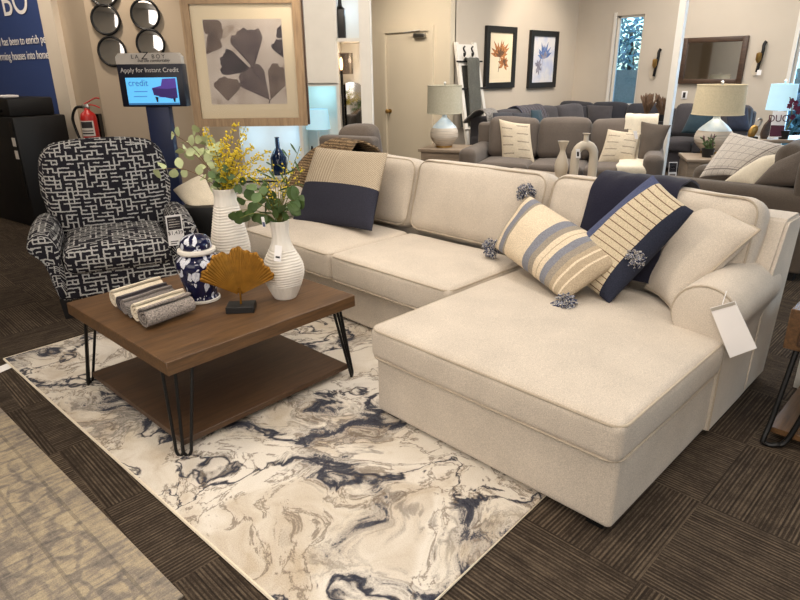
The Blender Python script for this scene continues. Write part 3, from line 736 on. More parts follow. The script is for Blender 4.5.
# gold ginkgo leaf sculpture
G = thing('leaf_sculpture', 'gold ginkgo leaf sculpture on a black block on the coffee table', 'sculpture', (1.305, 2.325, TH), radians(-40))
obj('base', B(-.062, .062, -.045, .045, 0, .03, .002, 1), 'blackwood', G)
def ginkgo_bm(R=.185, th=.004, n=160, m=14):
    bm = newbm(); g = []
    for i in range(n+1):
        a = radians(-66 + 132*i/n); t = i/n
        edge = R*(1-.10*abs(2*t-1)**3)*(1+.028*sin(t*pi*9)+.02*sin(t*pi*23+1)); notch = .14*R*max(0, 1-abs(t-.42)/.05)
        edge -= notch*.6; row = []
        for j in range(m+1):
            s = .0+j/m; r = edge*(.06+.94*s)
            rip = .0024*sin(t*pi*60)*s + .02*s*s*cos((t-.5)*pi*1.6) - .01*sin(t*pi*3)*s
            row.append((r*sin(a)*1.04, rip, r*cos(a)*1.14))
        g.append(row)
    F_ = [[bm.verts.new(Vector(p)+Vector((0, -th/2, 0))) for p in r] for r in g]; K = [[bm.verts.new(Vector(p)+Vector((0, th/2, 0))) for p in r] for r in g]
    for i in range(n):
        for j in range(m):
            bm.faces.new((F_[i][j], F_[i+1][j], F_[i+1][j+1], F_[i][j+1])); bm.faces.new((K[i][j], K[i][j+1], K[i+1][j+1], K[i+1][j]))
        bm.faces.new((F_[i][m], F_[i+1][m], K[i+1][m], K[i][m])); bm.faces.new((F_[i][0], K[i][0], K[i+1][0], F_[i+1][0]))
    for i in (0, n):
        for j in range(m): bm.faces.new((F_[i][j], F_[i][j+1], K[i][j+1], K[i][j]))
    return bm
lf = obj('leaf', ginkgo_bm(), 'gold', G, sharp=180); lf.location = (0, 0, .072)
obj('stem', TB([(0, 0, .028), (.002, 0, .07), (0, 0, .11)], [.005, .0045, .006], 8), 'gold', G)
# vases
def leafrib(th, z, r):
    if z < .0: return 0
    return 0
V1 = Vector((1.47, 2.655, TH)); V2 = Vector((1.545, 2.325, TH))
def prof_interp(key, n):
    """smooth radius profile through (r, z) keys"""
    zs = [k_[1] for k_ in key]; out = []
    m = []
    for i in range(len(key)):
        a_, b_ = key[max(0, i-1)], key[min(len(key)-1, i+1)]; m.append((b_[0]-a_[0])/(b_[1]-a_[1]))
    for i in range(n+1):
        z = zs[0]+(zs[-1]-zs[0])*i/n
        for j in range(len(key)-1):
            (r0, z0), (r1, z1) = key[j], key[j+1]
            if z0 <= z <= z1+1e-9:
                h_ = z1-z0; t = (z-z0)/h_
                out.append(((2*t**3-3*t*t+1)*r0+(t**3-2*t*t+t)*h_*m[j]+(-2*t**3+3*t*t)*r1+(t**3-t*t)*h_*m[j+1], z)); break
    return out
def vase(name, label, loc, key, ribs, z_split, z_top, inner):
    t = thing(name, label, 'vase', loc, .4)
    def fn(th, z, r):
        if z < z_split: return .0022*sin(th*26)*min(1, z/.02)
        if z < z_top:
            k_ = abs((th*3/(2*pi)) % 1-.5)*2
            return .0021*sin((z*ribs-k_*.55)*2*pi) - .004*math.exp(-(k_/.05)**2)
        return .0010*sin(th*12)
    pr = prof_interp(key, 170); zt = key[-1][1]; rt_ = key[-1][0]
    pr = [(.001, .003), (key[0][0]*.9, .001)]+pr+[(rt_-.006, zt), (rt_-.008, zt-.03), (rt_-.01, zt-.16)]
    obj('body', LA(pr, 90, fn=fn), 'ceramic', t, sharp=180)
    return t
vase('ribbed_vase', 'tall white ribbed vase with yellow sprigs and eucalyptus behind the gold leaf', V1, [(.058, 0), (.062, .02), (.083, .11), (.094, .19), (.088, .25), (.066, .37), (.052, .45), (.056, .49)], 74, .08, .41, 0)
vase('ribbed_vase', 'white ribbed bottle vase with green stems on the coffee table, right of the gold leaf', V2, [(.052, 0), (.058, .012), (.088, .085), (.098, .13), (.09, .175), (.06, .235), (.043, .275), (.039, .325), (.044, .372)], 80, .07, .24, 0)
q = [at_d(274, 261, V2.dot(hf)-.118), at_d(281, 262, V2.dot(hf)-.118), at_d(282, 246, V2.dot(hf)-.085), at_d(275, 245, V2.dot(hf)-.085)]
t, panel, q, c, n = card_tag('price_tag', 'small white tag hanging on the bottle vase', q); panel(.2, .8, .2, .32, 'ink', 'barcode_print')
# stems in the vases
def leafpoly(bm, base, d, nrm, ln, wd, mat=1, round_=.5):
    d = d.normalized(); s = d.cross(nrm).normalized(); nn = s.cross(d)
    P_ = []
    for t, w in ((0, .12), (.18, .62), (.42, 1), (.68, .92), (.88, .55), (1, .05)): P_.append((t, w))
    L_ = []; R_ = []; C_ = []
    for t, w in P_:
        cu = nn*(-.16*ln*(t-.4)**2+.04*ln)
        L_.append(bm.verts.new(base+d*ln*t+s*wd*.5*w+cu+nn*.06*ln*w)); R_.append(bm.verts.new(base+d*ln*t-s*wd*.5*w+cu+nn*.06*ln*w)); C_.append(bm.verts.new(base+d*ln*t+cu))
    for i in range(len(P_)-1):
        for a, b_ in ((L_, C_), (C_, R_)): bm.faces.new((a[i], a[i+1], b_[i+1], b_[i])).material_index = mat
def plantstem(name, label, group, pts, r, stemmat, leafmat, leaves=None, blossoms=None, seed=0, cat='stem', partname='leaves'):
    rnd = random.Random(seed); org = Vector(pts[0]); pp = [Vector(p)-org for p in pts]; path = smoothpath(pp, 6); N = len(path)
    t = thing(name, label, cat, org, 0, group)
    obj('stalk', TB(path, [r*(1-.6*i/N) for i in range(N)], 5), stemmat, t)
    if leaves:
        cnt, ln, wd, s0 = leaves; bm = newbm()
        for k_ in range(cnt):
            f = s0+(1-s0)*(k_+.5)/cnt; i = min(N-2, int(f*(N-1))); d = (path[i+1]-path[i]).normalized()
            a = rnd.uniform(0, 6.28) if k_ < cnt-1 else 0
            side = d.cross(Vector((cos(a), sin(a), .3))).normalized()
            view = (EYE-(org+path[i])).normalized()
            dd = (d*.35+side+view*rnd.uniform(-.3, .1)+Vector((0, 0, .15))); nr = view*1.0+Vector((rnd.uniform(-.7, .7), rnd.uniform(-.7, .7), rnd.uniform(-.2, .6)))
            leafpoly(bm, path[i], dd, nr, ln*rnd.uniform(.8, 1.15), wd*rnd.uniform(.8, 1.1), 0)
        obj(partname, bm, leafmat, t, recalc=False)
    if blossoms:
        cnt, size, s0 = blossoms; bm = newbm()
        for k_ in range(cnt):
            i = min(N-1, int((s0+(1-s0)*rnd.random())*(N-1))); off = Vector((rnd.gauss(0,1), rnd.gauss(0,1), rnd.gauss(0,1)))*.009
            g = bmesh.ops.create_icosphere(bm, subdivisions=1, radius=size*rnd.uniform(.6, 1.2))['verts']
            for v in g: v.co = v.co+path[i]+off
        obj('blossoms', bm, 'yellow', t)
    return t
def into(Vv, h, px, py, dd, bend=.06):
    """stem from inside a vase neck up to an image-guided tip at horizontal distance dd"""
    tip = at_d(px, py, dd); base = Vv+Vector((0, 0, h-.14)); mouth = Vv+Vector((0, 0, h))+(tip-Vv-Vector((0, 0, h))).normalized()*.02
    mid = mouth.lerp(tip, .5)+Vector((0, 0, bend)); return [base, mouth, mid, tip]
d1 = V1.dot(hf); d2 = V2.dot(hf)
eu = [(155, 170, -.05), (172, 133, .0), (178, 147, .1), (195, 128, .06), (215, 150, -.04), (204, 140, .12)]
for i, (px, py, dd) in enumerate(eu):
    plantstem('eucalyptus_stem', 'pale round-leaved eucalyptus stem leaning left from the tall white vase', 'eucalyptus stems in the tall vase', into(V1, .47, px, py, d1+dd, .05), .0028, 'twig', 'leafpale', (9, .052, .046, .35), None, 20+i)
ys_ = [(205, 128), (222, 140), (236, 121), (228, 132), (247, 134), (252, 146), (240, 150), (262, 158), (268, 170), (243, 166), (231, 154), (256, 178), (218, 160), (246, 126), (271, 150), (226, 168)]
for i, (px, py) in enumerate(ys_):
    plantstem('yellow_sprig', 'slender sprig of tiny yellow blossoms in the tall white vase', 'yellow sprigs in the tall vase', into(V1, .47, px, py, d1+random.uniform(-.1, .1), .03), .0022, 'stem', 'leafdark', None, (64, .0052, .36), 40+i)
for i, (px, py) in enumerate([(214, 178), (228, 172), (245, 186)]):
    plantstem('leafy_stem', 'short dark green leafy stem at the mouth of the tall vase', 'dark leafy stems in the tall vase', into(V1, .47, px, py, d1-.06, .02), .003, 'stem', 'leafdark', (5, .05, .034, .4), None, 60+i)
gl = [(232, 212, -.06), (244, 200, -.08), (240, 218, -.12), (296, 200, -.05), (255, 190, -.1), (300, 208, .02), (262, 196, .04)]
for i, (px, py, dd) in enumerate(gl):
    plantstem('leafy_stem', 'green rounded-leaf stem spilling from the bottle vase', 'green leafy stems in the bottle vase', into(V2, .365, px, py, d2+dd, .03), .003, 'stem', 'leafdark' if i % 2 else 'leafdark', (6, .062, .048, .35), None, 80+i)
gs = [(262, 168), (272, 160), (290, 150), (300, 146), (284, 165), (278, 178), (294, 172), (268, 182), (257, 180), (288, 182), (304, 168)]
for i, (px, py) in enumerate(gs):
    plantstem('flower_spike', 'thin green spike with small yellow buds in the bottle vase', 'green spikes in the bottle vase', into(V2, .365, px, py, d2+random.uniform(-.06, .08), .02), .0028, 'stem', 'leafdark', (5, .07, .008, .2), (12, .0045, .6), 100+i)
q = [at_d(263, 227, d2-.1), at_d(266, 227, d2-.1), at_d(264, 217, d2-.1), at_d(261, 217, d2-.1)]
t, panel, q, c, n = card_tag('leaf_tag', 'tiny blue and white tag dangling from the bottle vase stems', q, None, 'tag'); panel(.1, .9, .05, .5, 'denim', 'blue_print')
# ---- maze-patterned armchair
AR = radians(-20); AO = Vector((1.36, 3.865, 0))
A = thing('armchair', 'recliner armchair in black and grey maze-patterned fabric', 'armchair', AO, AR)
def mz(o, off=(0, 0)): return boxuv(o, 1.0, off)
mz(obj('seat_base', RB((0, .36, .23), (.74, .72, .22), .03, nn=8), 'maze', A), (.3, .1))
mz(obj('seat_cushion', RB((0, .27, .375), (.62, .64, .17), .06, (.01, .02, .03), 10), 'maze', A), (.7, .4))
bm = RB((0, 0, 0), (.80, .20, .66), .085, (.02, .03, .02), 12)
for v in bm.verts:
    t = v.co.z/.33; v.co.x *= 1-.07*max(0, t)**3 - .10*max(0, -t); v.co.y += .03*(1-(v.co.x/.4)**2)*-1
    v.co.z -= .035*(abs(v.co.x)/.4)**4*max(0, t)
bmesh.ops.transform(bm, matrix=Matrix.Translation((0, .72, .685)) @ Matrix.Rotation(radians(-13), 4, 'X'), verts=bm.verts)
mz(obj('backrest', bm, 'maze', A), (.2, .9))
for s in (-1, 1):
    pr = [(.31, .12), (.315, .45), (.33, .53), (.36, .575), (.40, .595), (.45, .585), (.487, .55), (.493, .515), (.47, .49), (.43, .455), (.40, .36), (.385, .12)]
    bm = newbm(); yy = [-.02, -.005, .02, .35, .72, .78]; sc = [.9, .97, 1, 1, 1, .96]; rings = []
    for y, c_ in zip(yy, sc):
        drop = .035*max(0, (.3-y)/.3)**2 + .05*max(0, (y-.4)/.4)**2
        rings.append([bm.verts.new((s*(.4+(x-.4)*c_), y, .3+(z-.3)*c_ - (drop if z > .4 else 0))) for x, z in pr])
    for a, b_ in zip(rings, rings[1:]):
        for j in range(len(pr)): j2 = (j+1) % len(pr); bm.faces.new((a[j], a[j2], b_[j2], b_[j]))
    bm.faces.new(rings[0]); bm.faces.new(rings[-1]); o = obj('arm', bm, 'maze', A, sharp=60)
    md = o.modifiers.new('soft', 'SUBSURF'); md.levels = md.render_levels = 1
    mz(o, (s*.4, .2))
for x, y in ((-.345, .05), (.345, .05), (-.33, .68), (.33, .68)):
    bm = newbm(); box(bm, x-.035, x+.035, y-.035, y+.035, 0, .14)
    for v in bm.verts:
        if v.co.z < .01: v.co.x = x+(v.co.x-x)*.7; v.co.y = y+(v.co.y-y)*.7
    obj('foot', bm, 'blackwood', A)
dt = (AO.dot(hf))
cn_ = Matrix.Rotation(AR, 3, 'Z') @ Vector((0, 1, 0)); q = [at_n(px, py, AO-cn_*.03, cn_) for px, py in ((169, 246), (185.5, 244), (181, 214), (165, 216))]
t, panel, q, c, n = card_tag('price_tag', 'printed price tag hanging on the right arm of the maze armchair', q)
panel(.08, .92, .52, .94, 'ink', 'dark_print'); panel(.14, .6, .12, .15, 'ink', 'small_print'); panel(.14, .5, .05, .08, 'ink', 'small_print')
for vv in (.6, .68, .76, .84): panel(.16, .84-.2*(vv > .8), vv, vv+.025, 'lightgrey', 'white_print')
tx = text('price_print', '$1,439', .034, 'ink', t, (0, 0, 0), (0, 0, 0), 'CENTER', 0, .0003)
ex = (q[1]-q[0]).normalized(); ez = n.normalized(); ey = ez.cross(ex)
if ez.dot(EYE-c) < 0: ez = -ez; ey = ez.cross(ex)
pm = Matrix((ex, ey, ez)).transposed().to_4x4(); pm.translation = (q[0]*.5+q[1]*.5)*.64+(q[3]*.5+q[2]*.5)*.36-c+ez*.003; tx.matrix_local = pm
# ---- black bench with cream pillow, between armchair and sofa
pb = at_d(201, 240, 4.35)
Bn = thing('bench', 'low black bench behind the blue and white jar', 'bench', (pb.x, pb.y, 0), FR)
zt = at_d(201, 212, 4.2).z
obj('body', B(-.13, .30, 0, .45, .08, zt, .01), 'blackwood', Bn)
for x, y in ((-.10, .03), (.27, .03), (-.10, .42), (.27, .42)): obj('foot', B(x-.025, x+.025, y-.025, y+.025, 0, .08), 'blackwood', Bn)
dq = 4.42
q = [at_d(196, 212, dq-.02), at_d(236, 206, dq+.02), at_d(203, 174, dq+.22), at_d(174, 190, dq+.12)]
q = [at_d(194, 211, dq-.02), at_d(222, 213, dq+.03), at_d(203, 174, dq+.2), at_d(173, 190, dq+.2)]
pillow('throw_pillow', 'cream tufted pillow leaning on the black bench beside the tall vase', q, .13, 'cream', None, 31, None, 'pillow', .02)
# ---- wooden end table at the right edge
E_ = thing('end_table', 'brown wooden end table with black hairpin legs at the right edge', 'table', (2.60, .475, 0), radians(0))
obj('case', B(0, .52, -.62, 0, .409, .575, .003, 1), 'walnut', E_)
dr = obj('drawer', B(-.008, .02, -.56, -.045, .432, .555, .003, 1), 'walnutdark', E_)
obj('knob', TB([(-.008, -.30, .49), (-.03, -.30, .49)], .01, 10), 'black', dr)
obj('shelf', B(-.02, .52, -.60, -.02, .045, .07, .002, 1), 'walnut', E_)
for cx, cy in ((0, 0), (1, 0), (0, 1), (1, 1)):
    def L(x, y, z): return (x if cx == 0 else .52-x, -y if cy == 0 else -.62+y, z)
    bm = newbm(); tube(bm, smoothpath([L(.03, .045, .409), L(-.03, .028, .12), L(-.06, .02, .03), L(-.062, .026, .012), L(-.05, .06, .012), L(-.02, .10, .06), L(.04, .17, .409)], 6), .011, 8)
    obj('leg', bm, 'black', E_)
Wt = thing('side_table', 'white painted side table standing behind the brown end table', 'table', (3.16, .50, 0), 0)
obj('tabletop', B(0, .5, -.45, 0, .40, .43, .004), 'white', Wt)
for x, y in ((.03, -.03), (.47, -.03), (.03, -.42), (.47, -.42)): obj('leg', B(x-.028, x+.028, y-.028, y+.028, 0, .40, .004), 'white', Wt)
# ================================================================== ROOM SHELL
CEIL = 3.2
struct('floor', B(-4, 10.45, -4, 11, -.1, 0), 'carpet')
struct('ceiling', B(-4, 10.5, -4, 11, CEIL, CEIL+.1), 'white')
DX, PY, WX = 7.0, 5.97, 10.4
struct('wall_back', B(DX, DX+.12, PY, 11, 0, CEIL), 'doorpaint')
struct('wall_far', B(DX+.1, WX+.12, PY, PY+.12, 0, CEIL), 'greige')
struct('wall_near', B(-4, WX, -4.1, -4, 0, CEIL), 'greige')
struct('wall_rear', B(-4.1, -4, -4, 11, 0, CEIL), 'greige')
struct('wall_end', B(-4, DX, 10.9, 11, 0, CEIL), 'tan')
# window wall with two openings
w1a, w1b = at_x(645, 14, WX), at_x(614, 100, WX); wz0, wz1 = .84, at_x(630, 15, WX).z
w2y = at_x(787, 95, WX).y
bm = newbm()
ya, yb = w1a.y, at_x(613, 60, WX).y
for y0, y1, z0, z1 in ((yb, PY, 0, CEIL), (w2y, ya, 0, CEIL), (ya, yb, 0, wz0), (ya, yb, wz1, CEIL), (w2y-1.5, w2y, 0, .3), (w2y-1.5, w2y, 2.35, CEIL), (-4, w2y-1.5, 0, CEIL)):
    box(bm, WX, WX+.16, y0, y1, z0, z1)
struct('wall_window', bm, 'greige')
for i, (y0, y1, z0, z1) in enumerate(((ya, yb, wz0, wz1), (w2y-1.5, w2y, .3, 2.35))):
    w = thing('window_%d' % (i+1), ['narrow window beyond the dark sectional with trees outside', 'tall window at the right edge of the photo'][i], 'window', (WX, (y0+y1)/2, z0)); w['kind'] = 'structure'
    hw, hh = (y1-y0)/2, z1-z0; bm = newbm()
    for a in ((-hw, -hw+.035, 0, hh), (hw-.035, hw, 0, hh), (-hw, hw, 0, .035), (-hw, hw, hh-.035, hh)): box(bm, .05, .10, *a)
    for a in ((hw, hw+.05, -.04, hh+.05),): box(bm, -.02, .012, *a)
    f = obj('window_frame', bm, 'white', w, False)
    obj('pane', B(.07, .078, -hw+.03, hw-.03, .03, hh-.03), 'glass', w, False)
    obj('sill', B(-.03, .05, -hw, hw, -.03, 0), 'white', w, False)
# left side: an oblique wall with a printed banner, then a wall facing the room with the mirrors
MD = 6.4; LW = radians(-81); PW = at_d(92, 50, MD); PW.z = 0
ex = Vector((cos(LW), sin(LW), 0)); ey = Vector((-sin(LW), cos(LW), 0))
def at_w(px, py, off=0): return at_d(px, py, MD-off)
def lw(p): return (Vector(p)-PW).dot(ex)
def frbox(o, rz, x0, x1, y0, y1, z0, z1):
    g = box(newbm(), x0, x1, y0, y1, z0, z1); bmesh.ops.transform(g, matrix=Matrix.Translation(o) @ Matrix.Rotation(rz, 4, 'Z'), verts=g.verts); return g
xe = rel(at_w(236, 100), PW, FR).x
struct('wall_front', frbox(PW, FR, 0, xe, 0, .12, 0, CEIL), 'tan')
struct('baseboard_front', frbox(PW, FR, 0, xe, -.015, 0, 0, .1), 'white')
struct('wall_left', frbox(PW, LW, -4.5, .0, 0, .12, 0, CEIL), 'tan')
t0, t1 = lw(at_n(47, 50, PW-ey*.06, ey)), lw(at_n(60, 50, PW-ey*.06, ey))
struct('trim_1', frbox(PW, LW, t0, t1, -.06, 0, 0, CEIL), 'greige')
# blue printed wall panel
BP = thing('wall_banner', 'blue printed wall banner with white lettering at the upper left', 'banner', PW+ex*(t0-.01)-ey*.05, LW)
obj('panel', B(-2.6, 0, 0, .04, .02, 3.0), 'bluewall', BP, False)
def onban(px, py): p = at_n(px, py, PW-ey*.055, ey); return rel(p, BP.location, LW)
def fit_text(nm, body, pL, pR, hpx, parent, mat, rot=(pi/2,0,0), dy=-.004, conv=None):
    a, b_ = conv(*pL), conv(*pR); wd = b_.x-a.x
    cu = text(nm, body, .1, mat, parent, (0, 0, 0), rot, 'LEFT'); xs = [v.co.x for v in cu.data.vertices]; ysv = [v.co.y for v in cu.data.vertices]
    sx = wd/(max(xs)-min(xs)); top = conv(pL[0], pL[1]-hpx); sy = abs(top.z-a.z)/max(ysv); x_off = min(xs)
    cu.data.transform(Matrix.Diagonal((sx, sy, 1, 1))); cu.location = (a.x-x_off*sx, a.y+dy, (a.z+b_.z)/2); return cu
fit_text('lettering', 'BO', (5, 15), (30, 14), 30, BP, 'letters', conv=onban)
fit_text('lettering', 'al has been to enrich pe', (-1, 46), (46.5, 43), 8, BP, 'letters', conv=onban)
fit_text('lettering', 'orming houses into home', (-1, 61), (49.5, 58), 8, BP, 'letters', conv=onban)
# round mirrors on the left wall
ml = [(103, -9, 'round mirror at the top of the left-hand column, cut by the photo edge'), (105.5, 19.5, 'round mirror, middle of the left-hand column of mirrors'), (112, 51.5, 'round mirror, lowest of the left-hand column of mirrors'), (145, 14.5, 'round mirror, upper of the pair left of the ginkgo picture'), (150.5, 44, 'round mirror, lower of the pair, just above the kiosk')]
mr = (at_w(119, 19)-at_w(91.5, 19)).length/2
for i, (px, py, lab) in enumerate(ml):
    p = at_w(px, py, .03); t = thing('wall_mirror', lab, 'mirror', p, FR, 'round wall mirrors')
    ring = [(mr*cos(2*pi*i_/48), 0, mr*.98*sin(2*pi*i_/48)) for i_ in range(48)]
    obj('frame', TB(ring, .012, 8, True), 'black', t)
    bm = newbm(); lathe(bm, [(0.001, .004), (mr*.8, .004), (mr*.985, 0), (mr*.985, -.02)], 48); bmesh.ops.rotate(bm, cent=(0,0,0), matrix=Matrix.Rotation(pi/2, 3, 'X'), verts=bm.verts)
    obj('glass', bm, 'mirror', t)
# fire extinguisher on the oblique wall
p = at_n(89, 121, PW-ey*.18, ey); ft = thing('fire_extinguisher', 'red fire extinguisher with black hose mounted on the tan wall', 'fire extinguisher', (p.x, p.y, p.z-.30), FR); ft.scale = (1, 1, .9)
R_ = .075
cyl = obj('cylinder', LA([(.001, 0), (R_*.9, 0), (R_, .02), (R_, .36), (R_*.85, .41), (R_*.4, .44), (R_*.3, .47), (.001, .47)], 28), 'red', ft)
bm = newbm(); surf(bm, lambda u, v: Vector(((R_+.002)*sin((u-.5)*1.9), -(R_+.002)*cos((u-.5)*1.9), .18+v*.16)), 12, 1); obj('label', bm, 'lightgrey', ft)
bm = newbm()
for z0, z1 in ((.265, .33), (.2, .215), (.23, .24)): surf(bm, lambda u, v: Vector(((R_+.004)*sin((u-.5)*1.5), -(R_+.004)*cos((u-.5)*1.5), z0+v*(z1-z0))), 10, 1)
obj('label_print', bm, 'ink', ft)
obj('valve', B(-.03, .03, -.02, .02, .46, .51, .006), 'chrome', ft)
bm = newbm(); tube(bm, smoothpath([(-.02, 0, .51), (.04, 0, .54), (.10, 0, .57), (.14, 0, .565)], 5), .008, 6); tube(bm, smoothpath([(-.02, 0, .49), (.06, 0, .50), (.13, 0, .47)], 5), .007, 6); obj('handle', bm, 'red', ft)
obj('hose', TB(smoothpath([(-.03, 0, .48), (-.10, -.01, .47), (-.15, -.01, .36), (-.13, -.01, .2), (-.09, -.02, .04)], 6), .014, 8), 'black', ft)
obj('wall_bracket', B(-.05, .07, R_-.01, R_+.06, .12, .4), 'black', ft)
# black printer cabinet at the left edge
p = at_z(55, 228, 0); cl = at_z(37, 228, 0)
cz = at_n(35, 101, cl, ey).z
C_ = thing('cabinet', 'black office cabinet at the left edge, under the blue banner', 'cabinet', cl, LW)
obj('body', B(-1.1, 0, 0, .5, .0, cz-.16, .01), 'blackwood', C_)
pt = thing('printer', 'black office printer on top of the cabinet at the left edge', 'printer', cl+Vector((0, 0, cz-.16)), LW)
pbx = obj('body', B(-.85, -.10, .03, .46, 0, .17, .02), 'blackwood', pt); obj('paper_tray', B(-.70, -.25, -.02, .04, .04, .07, .004), 'black', pbx)
obj('slot', B(-.66, -.2, -.022, -.018, .045, .05), 'chrome', pbx)
dpl = B(-.09, -.02, -.006, .0, .3, cz-.2); obj('side_panel', dpl, 'black', C_)
for z in (.68, .80): obj('paper_holder', B(-.085, -.025, -.012, -.005, z, z+.08), 'lightgrey', C_)
p = rel(at_n(7, 97, cl+ey*.2, ey), cl, LW); o = obj('paper_stack', B(-.10, .10, -.07, .07, 0, .02, .003), 'card'); tag(o, 'small stack of white paper on the printer at the left edge', 'paper', None, cl+ex*max(-.75, min(p.x, -.3))+ey*.2+Vector((0, 0, cz+.01)), LW)
# kiosk
kd = 5.75; kp = at_d(160, 120, kd); K = thing('information_kiosk', 'navy credit kiosk with a lit blue screen on a dark blue post', 'kiosk', (kp.x, kp.y, 0), FR+radians(-4))
KR = FR+radians(-4)
kn = Vector((sin(KR)*-1, cos(KR), 0))
def onk(px, py, off=.0): return rel(at_n(px, py, K.location-kn*off, kn), K.location, KR)
a, b_, c_, d_ = onk(121, 63), onk(184, 65), onk(186, 106), onk(126, 107)
kx0, kx1, kz0, kz1 = (a.x+d_.x)/2-.012, (b_.x+c_.x)/2+.012, (c_.z+d_.z)/2, (a.z+b_.z)/2
obj('housing', B(kx0, kx1, -.05, .06, kz0, kz1+.0, .01), 'kiosk', K)
hz = (onk(122, 53).z+onk(182, 53).z)/2
hd = obj('header', PR([(kx0, kz1), (kx1, kz1), (kx1, hz-.03), (kx1-.03, hz), (kx0+.03, hz), (kx0, hz-.03)], -.045, .02), 'lightgrey', K, False)
cxk = (kx0+kx1)/2; wk = kx1-kx0
text('lettering', 'Apply for Instant Credit', wk*.092, 'letters', K, (cxk, -.053, kz1-wk*.115), ext=.0005)
ltz = kz1+(hz-kz1)*.50
text('lettering', 'L A', wk*.08, 'ink', hd, (cxk-wk*.2, -.047, ltz), ext=.0005); text('lettering', 'B O Y', wk*.08, 'ink', hd, (cxk+wk*.16, -.047, ltz), ext=.0005)
text('lettering', 'Z', wk*.15, 'ink', hd, (cxk-wk*.06, -.047, ltz-wk*.012), shear=.35, ext=.001); 
text('lettering', 'live life comfortably', wk*.062, 'ink', hd, (cxk+wk*.08, -.047, kz1+(hz-kz1)*.18), shear=.3, ext=.0005)
s0, s1, z0, z1 = kx0+wk*.11, kx1-wk*.10, kz0+wk*.03, kz1-wk*.19
sc_ = obj('screen', B(s0, s1, -.056, -.05, z0, z1), 'screenblue', K, False)
sw, sh = s1-s0, z1-z0
def sp(u, v): return (s0+sw*u, z0+sh*v)
obj('chair_picture', PR([sp(.72, .95), sp(.98, .97), sp(.98, .25), sp(.62, .28), sp(.60, .55), sp(.50, .55), sp(.5, .62), sp(.68, .70)], -.0575, -.056), 'screenpurple', sc_, False)
obj('chair_seat_picture', PR([sp(.50, .62), sp(.80, .58), sp(.98, .62), sp(.98, .25), sp(.86, .22), sp(.52, .36)], -.0585, -.0575), 'screenpurple2', sc_, False)
bm = newbm()
for u in (.54, .88): prism(bm, [sp(u, .30), sp(u+.06, .28), sp(u+.045, .10), sp(u+.02, .10)], -.0585, -.056)
obj('chair_leg_picture', bm, 'kiosk', sc_, False)
text('lettering', 'credit', wk*.13, 'screentext', sc_, (s0+sw*.24, -.057, z0+sh*.70), ext=.0004)
bm = newbm()
for u, v in ((.14, .48), (.12, .30)): prism(bm, [sp(u, v), sp(u+.26, v), sp(u+.26, v+.025), sp(u, v+.025)], -.0572, -.056)
prism(bm, [sp(0, 0), sp(1, 0), sp(1, .07), sp(0, .07)], -.0572, -.056); obj('screen_print', bm, 'screentext', sc_, False)
obj('post', B(cxk-.02-.065*wk*2, cxk+.10*wk*2, -.03, .05, .04, kz0+.02, .005), 'kioskpost', K); obj('base', B(cxk-.22, cxk+.22, -.22, .22, 0, .04, .008), 'kiosk', K)
# ginkgo picture hanging in front of the shelves
gd = 5.05; gp = at_d(250, 60, gd); GR = FR
GA = thing('framed_picture', 'large oak-framed ginkgo leaf picture hung above the left end of the sofa', 'picture', (gp.x, gp.y, at_d(252, 126, gd).z), GR)
W2 = (at_d(308, 127, gd)-at_d(196, 126, gd)).length/2; Hh = .945; fwid = .062
xo = rel((at_d(308, 127, gd)+at_d(196, 126, gd))/2, GA.location, GR).x
X0, X1 = xo-W2, xo+W2; bm = newbm()
for q in ([(X0, 0), (X1, 0), (X1-fwid, fwid), (X0+fwid, fwid)], [(X1, 0), (X1, Hh), (X1-fwid, Hh-fwid), (X1-fwid, fwid)], [(X1, Hh), (X0, Hh), (X0+fwid, Hh-fwid), (X1-fwid, Hh-fwid)], [(X0, Hh), (X0, 0), (X0+fwid, fwid), (X0+fwid, Hh-fwid)]): prism(bm, q, -.03, .02)
obj('frame', bm, 'oak', GA, False)
obj('mount', B(X0+.03, X1-.03, -.008, .018, .03, Hh-.03), 'mat', GA, False)
px0, px1, pz0, pz1 = X0+fwid+.088, X1-fwid-.088, fwid+.105, Hh-fwid-.105
pp = obj('print_sheet', B(px0, px1, -.011, -.008, pz0, pz1), 'paper', GA, False)
pw, ph = px1-px0, pz1-pz0
def clip_poly(pts):
    for ax, lim, sg in ((0, px0+.003, 1), (0, px1-.003, -1), (1, pz0+.003, 1), (1, pz1-.003, -1)):
        out = []
        for i in range(len(pts)):
            p, q = pts[i-1], pts[i]; ip, iq = (p[ax]-lim)*sg >= 0, (q[ax]-lim)*sg >= 0
            if ip != iq: t = (lim-p[ax])/(q[ax]-p[ax]); out.append((p[0]+(q[0]-p[0])*t, p[1]+(q[1]-p[1])*t))
            if iq: out.append(q)
        pts = out
    return pts
def U(u, v): return px0+pw*u, pz0+ph*v
def fan(bm, u, v, r, a0, a1, y, seed):
    """painted ginkgo lobe: a thin fan of triangles with a scalloped edge, clipped to the sheet"""
    cx, cz = U(u, v); n = 30; r *= pw; ed = []
    for i in range(n+1):
        t = i/n; a = radians(a0+(a1-a0)*t); e = abs(2*t-1)
        rr = r*(1-.20*e**6)*(1+.035*sin(t*15+seed)+.02*sin(t*37+seed*2)); ed.append((cx+rr*sin(a), cz+rr*cos(a)))
    for i in range(n):
        q = clip_poly([(cx, cz), ed[i], ed[i+1]])
        if len(q) >= 3:
            try: bm.faces.new([bm.verts.new((x_, y, z_)) for x_, z_ in q])
            except ValueError: pass
